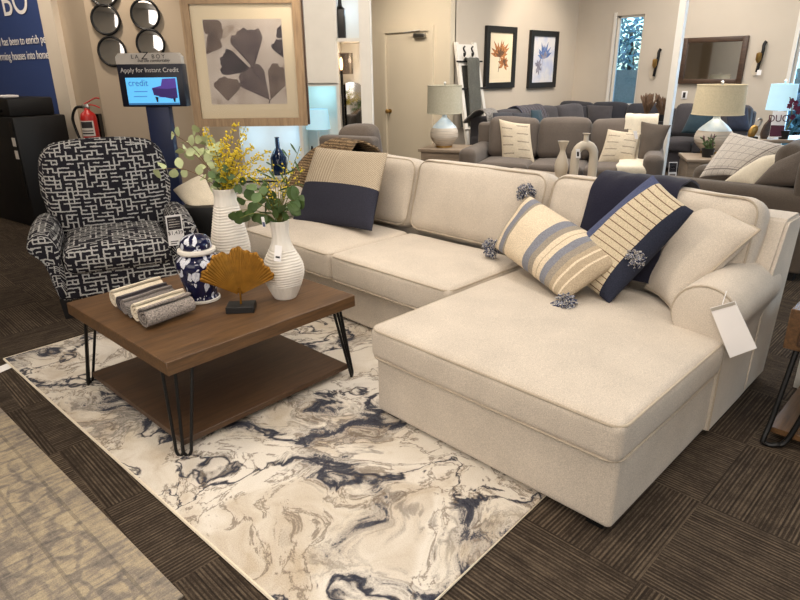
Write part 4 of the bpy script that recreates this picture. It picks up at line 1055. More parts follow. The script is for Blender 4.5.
LS = [('leafw1', ((.585, .40, .36, -98, -45), )), ('leafw2', ((.60, .43, .40, -42, 22), )), ('leafw3', ((.22, .04, .25, -42, 48), )),
      ('leafw2', ((.77, .05, .40, -66, -6), )), ('leafw3', ((.785, .05, .38, -1, 50), )), ('leafw3', ((.02, .84, .20, -20, 110), (.0, .60, .22, 10, 70))), ('leafw1', ((1.06, .50, .25, -52, -8), (1.10, .80, .15, -100, -30)))]
for i, (m_, lobes) in enumerate(LS):
    bm = newbm()
    for l_ in lobes: fan(bm, l_[0], l_[1], l_[2]*1.18, l_[3], l_[4], -.0122-.0007*i, i)
    obj('painted_leaf', bm, m_, pp, False, recalc=False)
for u0, v0, u1, v1 in ((.585, .40, .70, .28), (.78, .06, .76, .0), (.60, .42, .46, .60)):
    bm = newbm(); tube(bm, [(*U(u0, v0)[:1], -.0175, U(u0, v0)[1]), (U(u1, v1)[0], -.0175, max(pz0+.004, U(u1, v1)[1]))], .003, 5)
    obj('painted_stem', bm, 'leafw1', pp, False)
obj('glass', B(X0+fwid-.01, X1-fwid+.01, -.029, -.027, fwid-.01, Hh-fwid+.01), 'clearglass', GA, False)
bm = newbm()
for x in (X0+.12, X1-.12): tube(bm, [(x, .03, Hh-.05), (x, .03, CEIL-GA.location.z)], .002, 5)
obj('hanging_wire', bm, 'chrome', GA)
obj('backing_board', B(X0+.01, X1+.012, .02, .06, .006, Hh-.01), 'brownframe', GA, False)
# display shelving behind it
sd = 6.3; sl = frontal(sd, 300); 
SH = thing('display_shelving', 'white built-in display shelving with lit blue-white niches behind the ginkgo picture', 'shelf', sl, FR)
def ons(px, py, off=0): return rel(at_d(px, py, sd+off), sl, FR)
xl, xr = ons(206, 140).x, ons(372, 100).x; dep = .42; x_d1 = ons(302, 150).x; x_d2 = ons(336.5, 60).x; x_d3 = ons(360, 60).x
zn = ons(322, 83).z; zs = ons(352, 38).z; TT = 2.75
obj('back_panel', B(xl, xr, dep-.02, dep, 0, TT), 'nichewhite', SH, False)
for x in (xl, x_d1, x_d2): obj('divider', B(x-.015, x+.015, 0, dep-.02, 0, TT), 'white', SH, False)
obj('side_panel', PR([(x_d3-.0, 0), (xr, 0), (xr, TT), (x_d3, TT)], -.01, .0), 'white', SH, False)
obj('side_panel', B(xr-.03, xr, 0, dep, 0, TT), 'white', SH, False)
obj('upper_door', B(x_d1-.9, x_d2, -.02, 0, zn, TT), 'white', SH, False)
for a, b_, z in ((xl, x_d2, zn-.03), (x_d2, xr, zs-.03), (xl, x_d2, .40), (x_d2, xr, .62)): obj('shelf_board', B(a, b_, 0, dep-.02, z, z+.03), 'white', SH, False)
obj('lower_door', B(xl, xr, -.02, 0, .05, .38), 'white', SH, False)
# things in the niches
def shelfthing(name, label, cat, px, z, off=.2): p = at_d(px, 140, sd+off); return thing(name, label, cat, (p.x, p.y, z), FR)
t = shelfthing('bottle', 'dark blue glass bottle in the lit shelf below the ginkgo picture', 'bottle', 277, .43)
zt = at_d(276, 137, sd+.2).z-.43
obj('body', LA([(.001, 0), (.075, 0), (.085, .03), (.085, zt*.45), (.05, zt*.62), (.024, zt*.72), (.022, zt*.98), (.028, zt), (.001, zt)], 24), 'bottle', t)
t = shelfthing('table_lamp', 'small white table lamp glowing in the lit niche right of the ginkgo picture', 'lamp', 319, .43)
z0 = at_d(320, 129, sd+.2).z-.43; z1 = at_d(320, 109, sd+.2).z-.43
obj('base', LA([(.001, 0), (.06, 0), (.06, .02), (.015, .04), (.012, z0), (.001, z0)], 20), 'ceramic', t); obj('lamp_shade', LA([(.125, z0), (.105, z1)], 32, cap=False), 'shadelit', t)
t = shelfthing('picture_easel', 'tiny dark easel beside the glowing niche lamp', 'easel', 311.5, .43, .08)
bm = newbm(); tube(bm, [(-.05, 0, 0), (.0, 0, .3)], .008, 6); tube(bm, [(.06, 0, 0), (0, 0, .3)], .008, 6); tube(bm, [(0, .1, 0), (0, 0, .3)], .008, 6); obj('frame', bm, 'black', t)
zz = zs; p = at_d(341, 34, sd+.15)
t = thing('lantern', 'black lantern-like ornament on the upper shelf near the door', 'ornament', (p.x, p.y, zs), FR)
h_ = at_d(341, 6, sd+.15).z-zs; obj('body', B(-.045, .045, -.05, .05, 0, h_*.9, .01), 'blackwood', t); obj('top', LA([(.05, h_*.9), (.02, h_), (.012, h_+.12), (.001, h_+.12)], 16), 'black', t)
t = thing('floor_lamp', 'thin black lamp with smoked glass shade standing in the shelving by the door', 'lamp', tuple(at_d(344, 130, sd+.18).xy)+(.65,), FR)
z1 = at_d(344, 72, sd+.18).z-.65; z2 = at_d(345, 53, sd+.18).z-.65
obj('pole', LA([(.07, 0), (.07, .012), (.012, .02), (.012, z1+.02), (.001, z1+.02)], 16), 'black', t)
obj('lamp_shade', LA([(.115, z1-.02), (.115, z2)], 32, cap=False), 'smokeglass', t); obj('bulb', LA([(.008, z1+.02), (.016, z1+.06), (.012, z1+.12), (.001, z1+.14)], 12), 'glow', t)
t = thing('leaning_mirror', 'arched mirror standing behind the smoked glass lamp', 'mirror', tuple(at_d(353, 120, sd+.33).xy)+(.65,), FR)
hm = at_d(353, 82, sd+.33).z-.65; pts = [(-.16, 0), (.16, 0)]+[(.16*cos(a), hm-.16+.16*sin(a)) for a in [pi*i/16 for i in range(17)]]
obj('glass', PR(pts, 0, .02), 'mirror', t, False)
# ------------------------------------------------ door wall
D0, D1 = at_x(384, 100, DX).y, at_x(434, 100, DX).y
dz = at_x(410, 32, DX).z
dt_ = thing('door_1', 'plain tan door with a brass knob and overhead closer', 'door', (DX, (D0+D1)/2, 0), -pi/2); dt_['kind'] = 'structure'
hw = abs(D0-D1)/2
bm = newbm()
for a in ((-hw, -hw+.085, 0, dz+.07), (hw-.085, hw, 0, dz+.07), (-hw+.085, hw-.085, dz, dz+.07)): box(bm, a[0], a[1], -.04, 0, a[2], a[3])
obj('door_frame', bm, 'doorpaint', dt_, False)
dp = obj('door_panel', B(-hw+.09, hw-.09, -.012, -.002, .01, dz-.005), 'doorpaint', dt_, False)
kz = at_x(391, 111, DX).z
bm = newbm(); lathe(bm, [(.001, 0), (.035, 0), (.035, .012), (.014, .02), (.014, .045), (.03, .055), (.034, .075), (.02, .092), (.001, .095)], 20); bmesh.ops.rotate(bm, cent=(0,0,0), matrix=Matrix.Rotation(pi/2, 3, 'X'), verts=bm.verts); bmesh.ops.translate(bm, vec=(-hw+.15, -.012, kz), verts=bm.verts)
obj('door_knob', bm, 'brass', dp)
bm = newbm(); box(bm, hw-.36, hw-.14, -.07, -.012, dz-.09, dz-.03, .01); tube(bm, [(hw-.30, -.05, dz-.03), (hw-.48, -.12, dz-.01), (hw-.24, -.05, dz+.015)], .009, 6); obj('door_closer', bm, 'chrome', dp)
# ladder, pictures
a = at_y(456, 42, 5.93); b0 = at_y(468, 147, 5.68); s_ = a.z/(a.z-b0.z); ft_ = a+(b0-a)*s_
a2 = at_y(474, 42, 5.93)
LD = thing('blanket_ladder', 'white blanket ladder with black hooks leaning on the far wall', 'ladder', (ft_.x, ft_.y, 0), 0)
O = Vector((ft_.x, ft_.y, 0)); wdl = (a2-a).x; lean = a-ft_; rv = Vector((wdl, 0, 0))
for k_ in (0, 1):
    bm = newbm(); p0 = rv*k_+Vector((.12*(k_), 0, 0)); p1 = lean+rv*k_
    for (z_, p_) in ((0, p0), (1, p1)):
        pass
    g = []
    for p_ in (p0, p1):
        g.append([bm.verts.new(p_+Vector(v)) for v in ((-.03, -.02, 0), (.03, -.02, 0), (.03, .02, 0), (-.03, .02, 0))])
    bm.faces.new(g[0]); bm.faces.new(g[1])
    for j in range(4): bm.faces.new((g[0][j], g[0][(j+1) % 4], g[1][(j+1) % 4], g[1][j]))
    obj('rail', bm, 'white', LD, False)
def onl(t): return lean*t
bm = newbm(); q0, q1 = onl(.83), onl(.985); vs = [bm.verts.new(p_+Vector((0, dy, 0))) for dy in (-.015, .015) for p_ in (q0, q0+rv, q1+rv, q1)]
bm.faces.new(vs[:4]); bm.faces.new(vs[4:]); [bm.faces.new((vs[j], vs[(j+1) % 4], vs[4+(j+1) % 4], vs[4+j])) for j in range(4)]
hb = obj('hook_board', bm, 'white', LD, False)
for u in (.3, .75):
    o_ = onl(.97)+rv*u+Vector((0, -.03, 0)); obj('hook', TB(smoothpath([o_+Vector((.03, 0, .0)), o_+Vector((.0, -.0, -.03)), o_+Vector((.02, -.02, -.09)), o_+Vector((-.04, -.05, -.13)), o_+Vector((-.06, -.06, -.09))], 5), .011, 6), 'black', hb)
for t_ in (.86, .66, .36): obj('rung', TB([onl(t_)+Vector((-.07, -.035, 0)), onl(t_)+rv+Vector((.08+.12*(1-t_), -.035, 0))], .012, 8), 'black' if t_ > .5 else 'white', LD)
pb = O+onl(.86)+Vector((.10, -.055, 0)); 
o = obj('throw_blanket', sheet([pb+Vector((0, .07, -.9)), pb+Vector((0, .07, -.1)), pb+Vector((0, .03, .035)), pb+Vector((0, -.035, .02)), pb+Vector((0, -.06, -.2)), pb+Vector((0, -.13, -.95))], .26, .012, .012, 12, 3, Vector((1, 0, 0))), 'sagecloth'); tag(o, 'grey throw hanging from the top rung of the white ladder', 'blanket')
def wallpic(name, label, TL, BR, kind):
    p, q = at_y(*TL, PY), at_y(*BR, PY); w, h = q.x-p.x, p.z-q.z; t = thing(name, label, 'picture', (p.x, PY, q.z), 0)
    f = .085; bm = newbm()
    for a in ((0, f, 0, h), (w-f, w, 0, h), (f, w-f, 0, f), (f, w-f, h-f, h)): box(bm, a[0], a[1], -.05, -.002, a[2], a[3])
    obj('frame', bm, 'blackwood', t, False); obj('mount', B(f-.01, w-f+.01, -.03, -.004, f-.01, h-f+.01), 'mat' if kind == 0 else 'bluepaper', t, False)
    obj('print_sheet', B(f+.05, w-f-.05, -.032, -.03, f+.06, h-f-.06), 'mat' if kind == 0 else 'bluepaper', t, False)
    cx, cz = w*.47, h*.52; rnd = random.Random(3+kind); ms = ['rust', 'umber'] if kind == 0 else ['bluew', 'plumw']
    for m_i, (ox, oz, rr, n, a0, a1) in enumerate(((0, 0, .27, 11, -75, 75), (.11, -.10, .15, 8, -120, 140)) if kind == 0 else ((.03, 0, .26, 11, -70, 70), (-.13, -.12, .14, 7, -60, 200))):
        bm = newbm()
        for i in range(n):
            a = radians(a0+(a1-a0)*i/(n-1)+rnd.uniform(-8, 8)); L_ = rr*rnd.uniform(.7, 1.1); wd = .03
            pts = [(cx+ox+s*wd*tw_*cos(a)+L_*u*sin(a), cz+oz-s*wd*tw_*sin(a)+L_*u*cos(a)) for u, tw_, s in ((.05, .3, 1), (.5, 1, 1), (1, .05, 1), (.5, 1, -1), (.05, .3, -1))]
            prism(bm, pts, -.0330-.0002*i, -.0324)
        obj('painted_flower', bm, ms[0] if (m_i == 0) else ms[0] if kind == 0 else ms[1], t, False)
        bm = newbm()
        for i in range(6):
            a = radians(rnd.uniform(a0, a1)); L_ = rr*.5; wd = .02
            prism(bm, [(cx+ox+s*wd*tw_*cos(a)+L_*u*sin(a), cz+oz-s*wd*tw_*sin(a)+L_*u*cos(a)) for u, tw_, s in ((.0, .6, 1), (.5, 1, 1), (1, .05, 1), (.5, 1, -1), (.0, .6, -1))], -.0356-.0001*i, -.0350)
        obj('painted_flower', bm, ms[1], t, False)
    obj('painted_stem', TB([(cx, -.033, cz), (cx-.03, -.033, cz-h*.25)], .004, 4), ms[1], t, False)
wallpic('framed_picture', 'black-framed print of a rust-brown flower on the far wall', (485, 25.5), (512, 87.5), 0)
wallpic('framed_picture', 'black-framed print of a blue flower on the far wall', (529.5, 30), (553, 87), 1)
# white post
p = at_d(675, 70, 7.7); o = struct('trim_3', B(p.x-.038, p.x+.038, p.y-.038, p.y+.038, 0, CEIL), 'white')
# outlet, sconces, mirror on the window wall  (x right = -Y, y away = +X)
def onW(px, py): return at_x(px, py, WX)
p = onW(684.5, 95); t = thing('wall_outlet', 'small white outlet plate below the far wall mirror', 'outlet', p, -pi/2); obj('plate', B(-.045, .045, -.012, 0, -.06, .06, .005), 'card', t); obj('socket', B(-.02, .02, -.016, -.012, -.04, .04), 'ink', t)
for px, py, lab in ((658, 62, 'black and brass candle sconce with a glass plate right of the narrow window'), (762, 56, 'black and brass candle sconce with a white tag right of the large mirror')):
    p = onW(px, py); t = thing('wall_sconce', lab, 'sconce', p, -pi/2); t.scale = (.62, .62, .72)
    pts = [(.08+.10*cos(2*pi*i/28)-.16, -.22+.15*sin(2*pi*i/28)) for i in range(28)]
    obj('glass_plate', PR(pts, -.03, -.015), 'ivory', t, False)
    obj('arm', TB(smoothpath([(.03, -.05, .27), (.0, -.07, .22), (.035, -.09, .1), (.0, -.09, -.1), (-.04, -.08, -.3)], 6), [.03]*10+[.035]*15, 8) if False else TB(smoothpath([(.05, -.05, .27), (.02, -.07, .2), (.03, -.09, .1), (.0, -.09, -.1), (-.03, -.08, -.3)], 6), .036, 8), 'black', t)
    obj('candle_cup', LA([(.02, -.08), (.06, -.02), (.06, .10), (.02, .12)], 16, c=(-.03, -.12, -.05)), 'brass', t)
    if px > 700: o_ = obj('tag', B(.0, .09, -.15, -.147, -.36, -.26), 'card', t, False)
p, q = onW(684, 40), onW(742, 84); w, h = p.y-q.y, p.z-q.z
t = thing('framed_mirror', 'large dark-framed rectangular mirror on the far wall right of the white post', 'mirror', (WX, onW(748, 37).y + w*1.06, q.z), -pi/2)
w = (onW(682, 60).y-onW(746, 60).y); t.location = (WX, onW(682, 60).y, onW(712, 84).z); h = onW(714, 37).z-onW(712, 84).z
f = .075; bm = newbm()
for a in ((0, f, 0, h), (w-f, w, 0, h), (f, w-f, 0, f), (f, w-f, h-f, h)): box(bm, a[0], a[1], -.06, -.002, a[2], a[3], .01)
obj('frame', bm, 'brownframe', t); obj('glass', B(f-.01, w-f+.01, -.03, -.01, f-.01, h-f+.01), 'mirror', t, False); obj('bevel', B(f, w-f, -.034, -.03, f, f+.02), 'mirror', t, False)
# ------------------------------------------------ outdoors
struct('ground', B(WX+.2, 40, -12, 22, -.3, -.2), 'grass')
struct('wall_garden', B(13.2, 13.4, -8, 16, -.2, at_x(628, 70, 13.2).z), 'stucco')
def tree(name, label, loc, hgt, cr, n, seed):
    rnd = random.Random(seed); t = thing(name, label, 'tree', loc)
    obj('trunk', TB(smoothpath([(0,0,0), (.1,.05,hgt*.3), (-.05,0,hgt*.6), (0,.1,hgt*.8)], 4), [.12-.0065*i for i in range(13)], 8), 'bark', t)
    bm = newbm()
    for i in range(n):
        a = rnd.uniform(0, 6.28); z = rnd.gauss(0, .45); r = cr*sqrt(rnd.random())*(1-.25*abs(z)); c = Vector((r*cos(a), r*sin(a), hgt*.72+z*hgt*.42))
        leafpoly(bm, c, Vector((rnd.gauss(0,1), rnd.gauss(0,1), rnd.gauss(0,1))), Vector((rnd.gauss(0,1), rnd.gauss(0,1), 1)), rnd.uniform(.10, .19), .07, 0)
    obj('foliage', bm, 'treeleaf', t, recalc=False)
p = at_x(632, 60, 14.6); tree('garden_tree', 'leafy tree seen outside through the narrow window', (p.x, p.y, -.2), 3.0, 1.1, 1500, 4)
p = at_x(792, 115, 12.6); tree('garden_shrub', 'green shrub outside the right-hand window', (p.x-.6, p.y-.3, -.2), 1.2, .7, 900, 6)
# ================================================================== BACKGROUND FURNITURE
def make_sofa(name, label, cat, loc, rz, w, d, n, mat, aw=.22, ah=.62, seat=.45, back=.92, arms=(1, 1), bmat=None, backs=None, group=None, skip_back_cush=()):
    t = thing(name, label, cat, loc, rz, group); a0 = aw if arms[0] else 0; a1 = aw if arms[1] else 0
    obj('base', RB((w/2, d/2+.02, .19), (w-.02, d-.06, .26), .02, nn=4), mat, t)
    iw = (w-a0-a1)/n
    for i in range(n):
        x = a0+iw*(i+.5)
        obj('seat_cushion', RB((x, d*.36, seat-.07), (iw-.01, d*.70, .16), .045, (.01, .01, .025), 6, .004, i), mat, t)
        if i in skip_back_cush: continue
        bm = RB((0, 0, 0), (iw-.01, .2, back-seat+.02), .07, (.01, .04, .02), 7, .012, i+5)
        bmesh.ops.transform(bm, matrix=Matrix.Translation((x, d-.30, (seat+back)/2+.01)) @ Matrix.Rotation(radians(-12), 4, 'X'), verts=bm.verts)
        obj('back_cushion', bm, bmat or mat, t)
    obj('back_frame', RB((w/2, d-.09, .06+(back-.1)/2), (w-.03, .16, back-.12), .04, nn=5), mat, t)
    for s, on in ((0, arms[0]), (1, arms[1])):
        if not on: continue
        x0 = 0 if s == 0 else w-aw
        bm = RB((x0+aw/2, d/2-.02, .06+(ah-.06)/2), (aw, d, ah-.06), .075, (0, 0, .0), 6)
        obj('arm', bm, mat, t)
    for x, y in ((.06, .08), (w-.06, .08), (.06, d-.08), (w-.06, d-.08)): obj('leg', B(x-.03, x+.03, y-.03, y+.03, 0, .07), 'blackwood', t)
    return t
# taupe sofa in the middle distance
gr = radians(-67); gl_ = Vector((5.47, 4.52, 0)); gx = Vector((cos(gr), sin(gr), 0)); gy = Vector((-sin(gr), cos(gr), 0))
make_sofa('sofa', 'taupe three-seat sofa with two printed cream pillows, behind the cream sectional', 'sofa', gl_, gr, 2.17, .95, 3, 'taupe', .2, .61, .45, .885)
def on_sofa(px, py, dy): return at_n(px, py, gl_+gy*dy, gy)
def spillow(lab, tl, tr, br, bl, mat, d0=.40, d1=.56, th=.12, seed=0, name='throw_pillow', pinch=.06, fn=on_sofa):
    return pillow(name, lab, [fn(*bl, d0), fn(*br, d0), fn(*tr, d1), fn(*tl, d1)], th, mat, None, seed, None, 'pillow', pinch)
spillow('printed cream pillow at the left end of the taupe sofa', (499, 119), (530, 124), (535, 164), (502, 164), 'script', seed=41)
spillow('printed cream pillow with a tag at the right end of the taupe sofa', (608, 129), (641, 133), (634, 166), (597, 164), 'script', .36, .52, seed=42)
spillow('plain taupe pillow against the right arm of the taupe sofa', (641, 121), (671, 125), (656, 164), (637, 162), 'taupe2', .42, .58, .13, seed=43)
q = [on_sofa(635, 139, .33), on_sofa(638, 139, .33), on_sofa(637, 131, .34), on_sofa(633, 131, .34)]
card_tag('price_tag', 'small white tag clipped to the right-hand printed pillow', q)
a = on_sofa(625, 122, .62); ax = gx
def gp_(x, y, z): return gl_+gx*x+gy*y+Vector((0, 0, z))
u0 = (a-gl_).dot(gx)
o = obj('throw_blanket', sheet([gp_(u0, .02, .30), gp_(u0, -.0, .45), gp_(u0, .06, .492), gp_(u0, .3, .50), gp_(u0, .46, .52), gp_(u0, .50, .62), gp_(u0, .57, .84), gp_(u0, .62, .945), gp_(u0, .75, .95), gp_(u0, .93, .86), gp_(u0, .99, .6)], .34, .012, .008, 14, 9, gx), 'cream'); tag(o, 'cream throw laid over the right seat of the taupe sofa', 'blanket')
# price card by the taupe sofa arm
q = [at_d(668, 180, 5.9), at_d(676, 180, 5.9), at_d(677.5, 162, 5.9), at_d(669, 162, 5.9)]
t, panel, q, c, n = card_tag('price_tag', 'dark printed price card hanging beside the right arm of the taupe sofa', q); panel(.06, .94, .45, .95, 'ink', 'dark_print'); panel(.15, .85, .1, .35, 'greycloth', 'grey_print'); panel(.3, .7, .78, .88, 'card', 'white_print'); panel(.3, .7, .6, .68, 'card', 'white_print')
# console with two vases behind the cream sectional
cb = Vector((4.35, 3.15, 0)); CT = thing('console_table', 'low grey wood console behind the cream sectional carrying two ivory vases', 'table', cb, radians(-90))
obj('tabletop', B(-.1, 1.0, 0, .40, .565, .60, .004), 'greywood', CT)
for x, y in ((-.06, .04), (.96, .04), (-.06, .36), (.96, .36)): obj('leg', B(x-.025, x+.025, y-.025, y+.025, 0, .565), 'greywood', CT)
p = at_x(561, 172, 4.55); t = thing('bud_vase', 'ivory bud vase with flared neck behind the cream sectional', 'vase', (p.x, p.y, .60))
zt = at_x(562, 141, 4.55).z-.6; obj('body', LA(prof_interp([(.04, 0), (.055, zt*.25), (.05, zt*.45), (.022, zt*.72), (.024, zt*.8), (.045, zt)], 30)+[(.04, zt), (.02, zt*.8)], 28), 'ivory', t)
p = at_x(583, 172, 4.6); t = thing('arch_vase', 'ivory arch-shaped vase with a short neck behind the cream sectional', 'vase', (p.x, p.y, .60), FR)
zt = at_x(585, 141, 4.6).z-.6; hw_ = .075; pth = [(-hw_, 0, 0), (-hw_, 0, zt-.14)]+[(-hw_*cos(pi*i/10), 0, zt-.115+ (.085)*sin(pi*i/10)) for i in range(1, 10)]+[(hw_, 0, zt-.14), (hw_, 0, 0)]
obj('body', tube(newbm(), pth, .036, 12), 'ivory', t); zn_ = at_x(583, 133, 4.6).z-.6
obj('neck', LA([(.03, zt-.02), (.02, zt+.01), (.02, zn_-.01), (.032, zn_), (.024, zn_), (.015, zn_-.04)], 20), 'ivory', t)
q = [at_x(576, 158, 4.5), at_x(580.5, 158, 4.5), at_x(580, 149, 4.5), at_x(576, 149, 4.5)]
t, panel, q, c, n = card_tag('price_tag', 'small white tag on the ivory arch vase', q); panel(.25, .75, .2, .7, 'ink', 'dark_print')
# left end table and lamp
p = at_z(470, 152, .56); lt = Vector((5.80, 4.92, 0))
fl = at_z(434, 151, .56); T2 = thing('end_table', 'grey wood end table under the grey-shaded lamp by the ladder', 'table', (5.62, 5.02, 0), gr)
obj('tabletop', B(-.22, .34, -.25, .33, .525, .56, .004), 'greywood', T2); obj('body', B(-.19, .31, -.22, .30, .1, .525), 'greywood', T2)
for x, y in ((-.17, -.2), (.29, -.2), (-.17, .28), (.29, .28)): obj('leg', B(x-.02, x+.02, y-.02, y+.02, 0, .1), 'greywood', T2)
def big_lamp(name, label, base_px, z0, shade, body_r, body_top, shade_mat, shade_r, loc=None, tap=(.93, 1)):
    p = loc if loc is not None else at_z(*base_px, z0); dd = p.dot(hf); t = thing(name, label, 'lamp', (p.x, p.y, z0), 0)
    zb = at_d(shade[0], shade[2], dd).z-z0; zt = at_d(shade[0], shade[1], dd).z-z0; bt = body_top
    kk = [(body_r*.5, 0), (body_r*.52, .015), (body_r*.92, bt*.26), (body_r, bt*.42), (body_r*.86, bt*.62), (body_r*.45, bt*.82), (body_r*.2, bt*.93), (body_r*.18, bt)]
    pr = prof_interp(kk, 44)
    lo = [q_ for q_ in pr if q_[1] <= bt*.63]; hi = [q_ for q_ in pr if q_[1] >= bt*.61]
    obj('base', LA([(.001, .022)]+lo, 36, fn=lambda th, z, r: .0018*sin(z*260)), 'stoneware', t); obj('upper_base', LA(hi, 36), 'paleglaze', t); obj('foot', LA([(.001, 0), (body_r*.58, 0), (body_r*.58, .022), (.001, .022)], 28), 'brass', t)
    obj('neck', LA([(.014, bt-.01), (.012, zt+.02), (.02, zt+.03), (.001, zt+.05)], 12), 'chrome', t)
    sm = obj('lamp_shade', LA([(shade_r, zb), (shade_r*tap[0], zt)], 40, cap=False), shade_mat, t)
    bm = newbm(); [tube(bm, [(r*cos(2*pi*i/40), r*sin(2*pi*i/40), z) for i in range(40)], .006, 5, True) for r, z in ((shade_r, zb), (shade_r*tap[0], zt))]; 
    tube(bm, [(-shade_r*tap[0], 0, zt-.01), (shade_r*tap[0], 0, zt-.01)], .004, 5)
    obj('shade_trim', bm, shade_mat, sm); return t, zb, zt
p = at_z(444, 147, .56); dd = p.dot(hf)
sr = (at_d(462, 99, dd)-at_d(427, 99, dd)).length/2; br = (at_d(458, 132, dd)-at_d(430, 132, dd)).length/2; bt = at_d(445, 115, dd).z-.56
tl, zb1, zt1 = big_lamp('table_lamp', 'banded stoneware lamp with grey linen shade in front of the ladder', None, .56, (445, 85.5, 113), br, bt, 'shadegrey', sr, p, (.97, 1)); LAMP1 = p
T2.location = (p.x-.02, p.y+.02, 0)
# right end table and lamp
er = radians(-60); ec = at_z(687, 159.5, .56); T3 = thing('end_table', 'pale grey wood end table under the large beige-shaded lamp', 'table', (ec.x, ec.y, 0), er)
obj('tabletop', B(0, .62, 0, .56, .53, .56, .004), 'greywood', T3); obj('body', B(.02, .60, .02, .54, .08, .53), 'greywood', T3)
for x, y in ((.05, .05), (.57, .05), (.05, .5), (.57, .5)): obj('leg', B(x-.02, x+.02, y-.02, y+.02, 0, .08), 'greywood', T3)
p = at_z(711, 152.5, .56); dd = p.dot(hf)
sr = (at_d(741, 99, dd)-at_d(693, 99, dd)).length/2; br = (at_d(728.5, 132, dd)-at_d(693, 132, dd)).length/2; bt = at_d(713, 116, dd).z-.56
tl2, zb2, zt2 = big_lamp('table_lamp', 'large banded stoneware lamp with a beige drum shade right of the white post', None, .56, (716, 85, 114), br, bt, 'shade', sr, p, (.93, 1)); LAMP2 = p
p = at_z(707, 157, .56); t = thing('potted_plant', 'small purple-green plant in a dark pot at the foot of the large lamp', 'plant', (p.x, p.y, .56))
obj('pot', LA([(.001, 0), (.05, 0), (.065, .09), (.055, .09), (.05, .075), (.001, .075)], 20), 'blackwood', t)
rnd = random.Random(5); bm = newbm()
for i in range(14):
    a = rnd.uniform(0, 6.28); r = rnd.uniform(.02, .07); h_ = rnd.uniform(.10, .20); pts = smoothpath([(0, 0, .07), (r*.4*cos(a), r*.4*sin(a), h_*.55), (r*cos(a), r*sin(a), h_)], 4); tube(bm, pts, .004, 4)
    for k_ in range(5): leafpoly(bm, pts[-1-k_], Vector((cos(a+k_*2), sin(a+k_*2), .7)), EYE-p, .04, .014, 0)
    bm2 = newbm(); tube(bm2, [pts[-1], pts[-1]+Vector((0, 0, .04))], [.006, .003], 5); obj('flower_spike', bm2, 'orchid', t)
obj('foliage', bm, 'leafdark', t, recalc=False)
q = [at_z(712, 158, .57), at_z(716.5, 157, .57), at_z(715, 155, .61), at_z(711, 155.5, .60)]; card_tag('price_tag', 'small white tag on the end table beside the dark pot', q)
# taupe chair with pillows at the right
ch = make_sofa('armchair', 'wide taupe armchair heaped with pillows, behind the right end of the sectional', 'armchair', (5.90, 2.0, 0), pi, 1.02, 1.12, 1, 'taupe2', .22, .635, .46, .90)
def cp_(px, py, x): return at_x(px, py, x)
pillow('throw_pillow', 'cream windowpane-check pillow on the wide taupe armchair', [cp_(699, 178, 5.28), cp_(738, 176, 5.22), cp_(791, 147, 5.42), cp_(731, 132, 5.50)], .14, 'plaid', None, 51, None, 'pillow', .04)
pillow('throw_pillow', 'cream pillow lying in front of the check pillow on the taupe armchair', [cp_(720, 185, 5.12), cp_(753, 185, 5.06), cp_(796, 153, 5.20), cp_(764, 157, 5.26)], .13, 'cream', None, 52, None, 'pillow', .04)
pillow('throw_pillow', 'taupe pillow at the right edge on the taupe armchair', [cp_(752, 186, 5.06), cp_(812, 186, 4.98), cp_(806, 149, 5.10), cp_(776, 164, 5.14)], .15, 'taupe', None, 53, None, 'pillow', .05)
# taupe chair behind the left end of the sectional
p = at_d(402, 146, 5.0); bc = make_sofa('armchair', 'taupe armchair whose back shows above the knit throw', 'armchair', (p.x+.62, p.y+.42, 0), FR+pi-.5, .56, .8, 1, 'taupe', .1, .60, .45, .99)
bb = make_sofa('bench', 'small taupe upholstered bench in front of the grey-shaded lamp table', 'bench', (4.9, 4.55, 0), gr, .55, .5, 1, 'taupe', .05, .3, .47, .45, (0, 0)) if False else None
# dark sectional along the far walls
def far_z(px, py, z): return at_z(px, py, z)
s1 = make_sofa('sectional_sofa', 'long charcoal sectional against the far wall under the flower prints', 'sofa', (at_y(474, 115, 5.35).x, 4.52, 0), 0, 9.28-at_y(474, 115, 5.35).x, .93, 3, 'charcoal', .2, .62, .45, .89, (1, 0))
s2 = make_sofa('sectional_sofa', 'charcoal sofa section below the narrow window', 'sofa', (9.30, 5.92, 0), -pi/2, 1.86, .95, 3, 'charcoal', .2, .62, .45, .88, (0, 0), 'charcoal2')
s3 = make_sofa('sofa', 'charcoal sofa below the framed mirror, right of the white post', 'sofa', (9.10, 4.02, 0), -pi/2-.0, 1.25, .95, 2, 'charcoal', .2, .62, .45, .90, (1, 0))
def farp(lab, tl, tr, br, bl, x0, x1, mat, th=.14, seed=0, ax='x', pinch=.05):
    f = at_x if ax == 'x' else at_y
    return pillow('throw_pillow', lab, [f(*bl, x0), f(*br, x0), f(*tr, x1), f(*tl, x1)], th, mat, None, seed, None, 'pillow', pinch)
farp('grey pillow on the charcoal section below the narrow window', (587, 105), (613, 106), (611, 124), (588, 124), 9.55, 9.75, 'charcoal', seed=61)
farp('small dark pillow left of the grey pillow under the window', (575, 106), (588, 106), (587, 123), (576, 123), 9.62, 9.80, 'charcoal2', seed=62)
farp('dark charcoal pillow at the left of the charcoal sectional', (493, 113), (514, 113), (513, 128), (492, 128), 4.86, 5.02, 'charcoal2', seed=63, ax='y')
farp('black pillow beside the pale teal pillow on the charcoal sectional', (512, 113), (532, 114), (531, 128), (512, 128), 4.80, 4.95, 'charcoal2', seed=64, ax='y')
farp('pale teal pillow by the striped throw on the charcoal sectional', (531, 110), (541, 110), (543, 128), (532, 128), 4.74, 4.9, 'teal', .1, seed=65, ax='y')
farp('dark teal pillow on the charcoal sofa left of the large lamp', (692, 109), (718, 112), (706, 136), (681, 133), 9.05, 9.20, 'teal', seed=66)
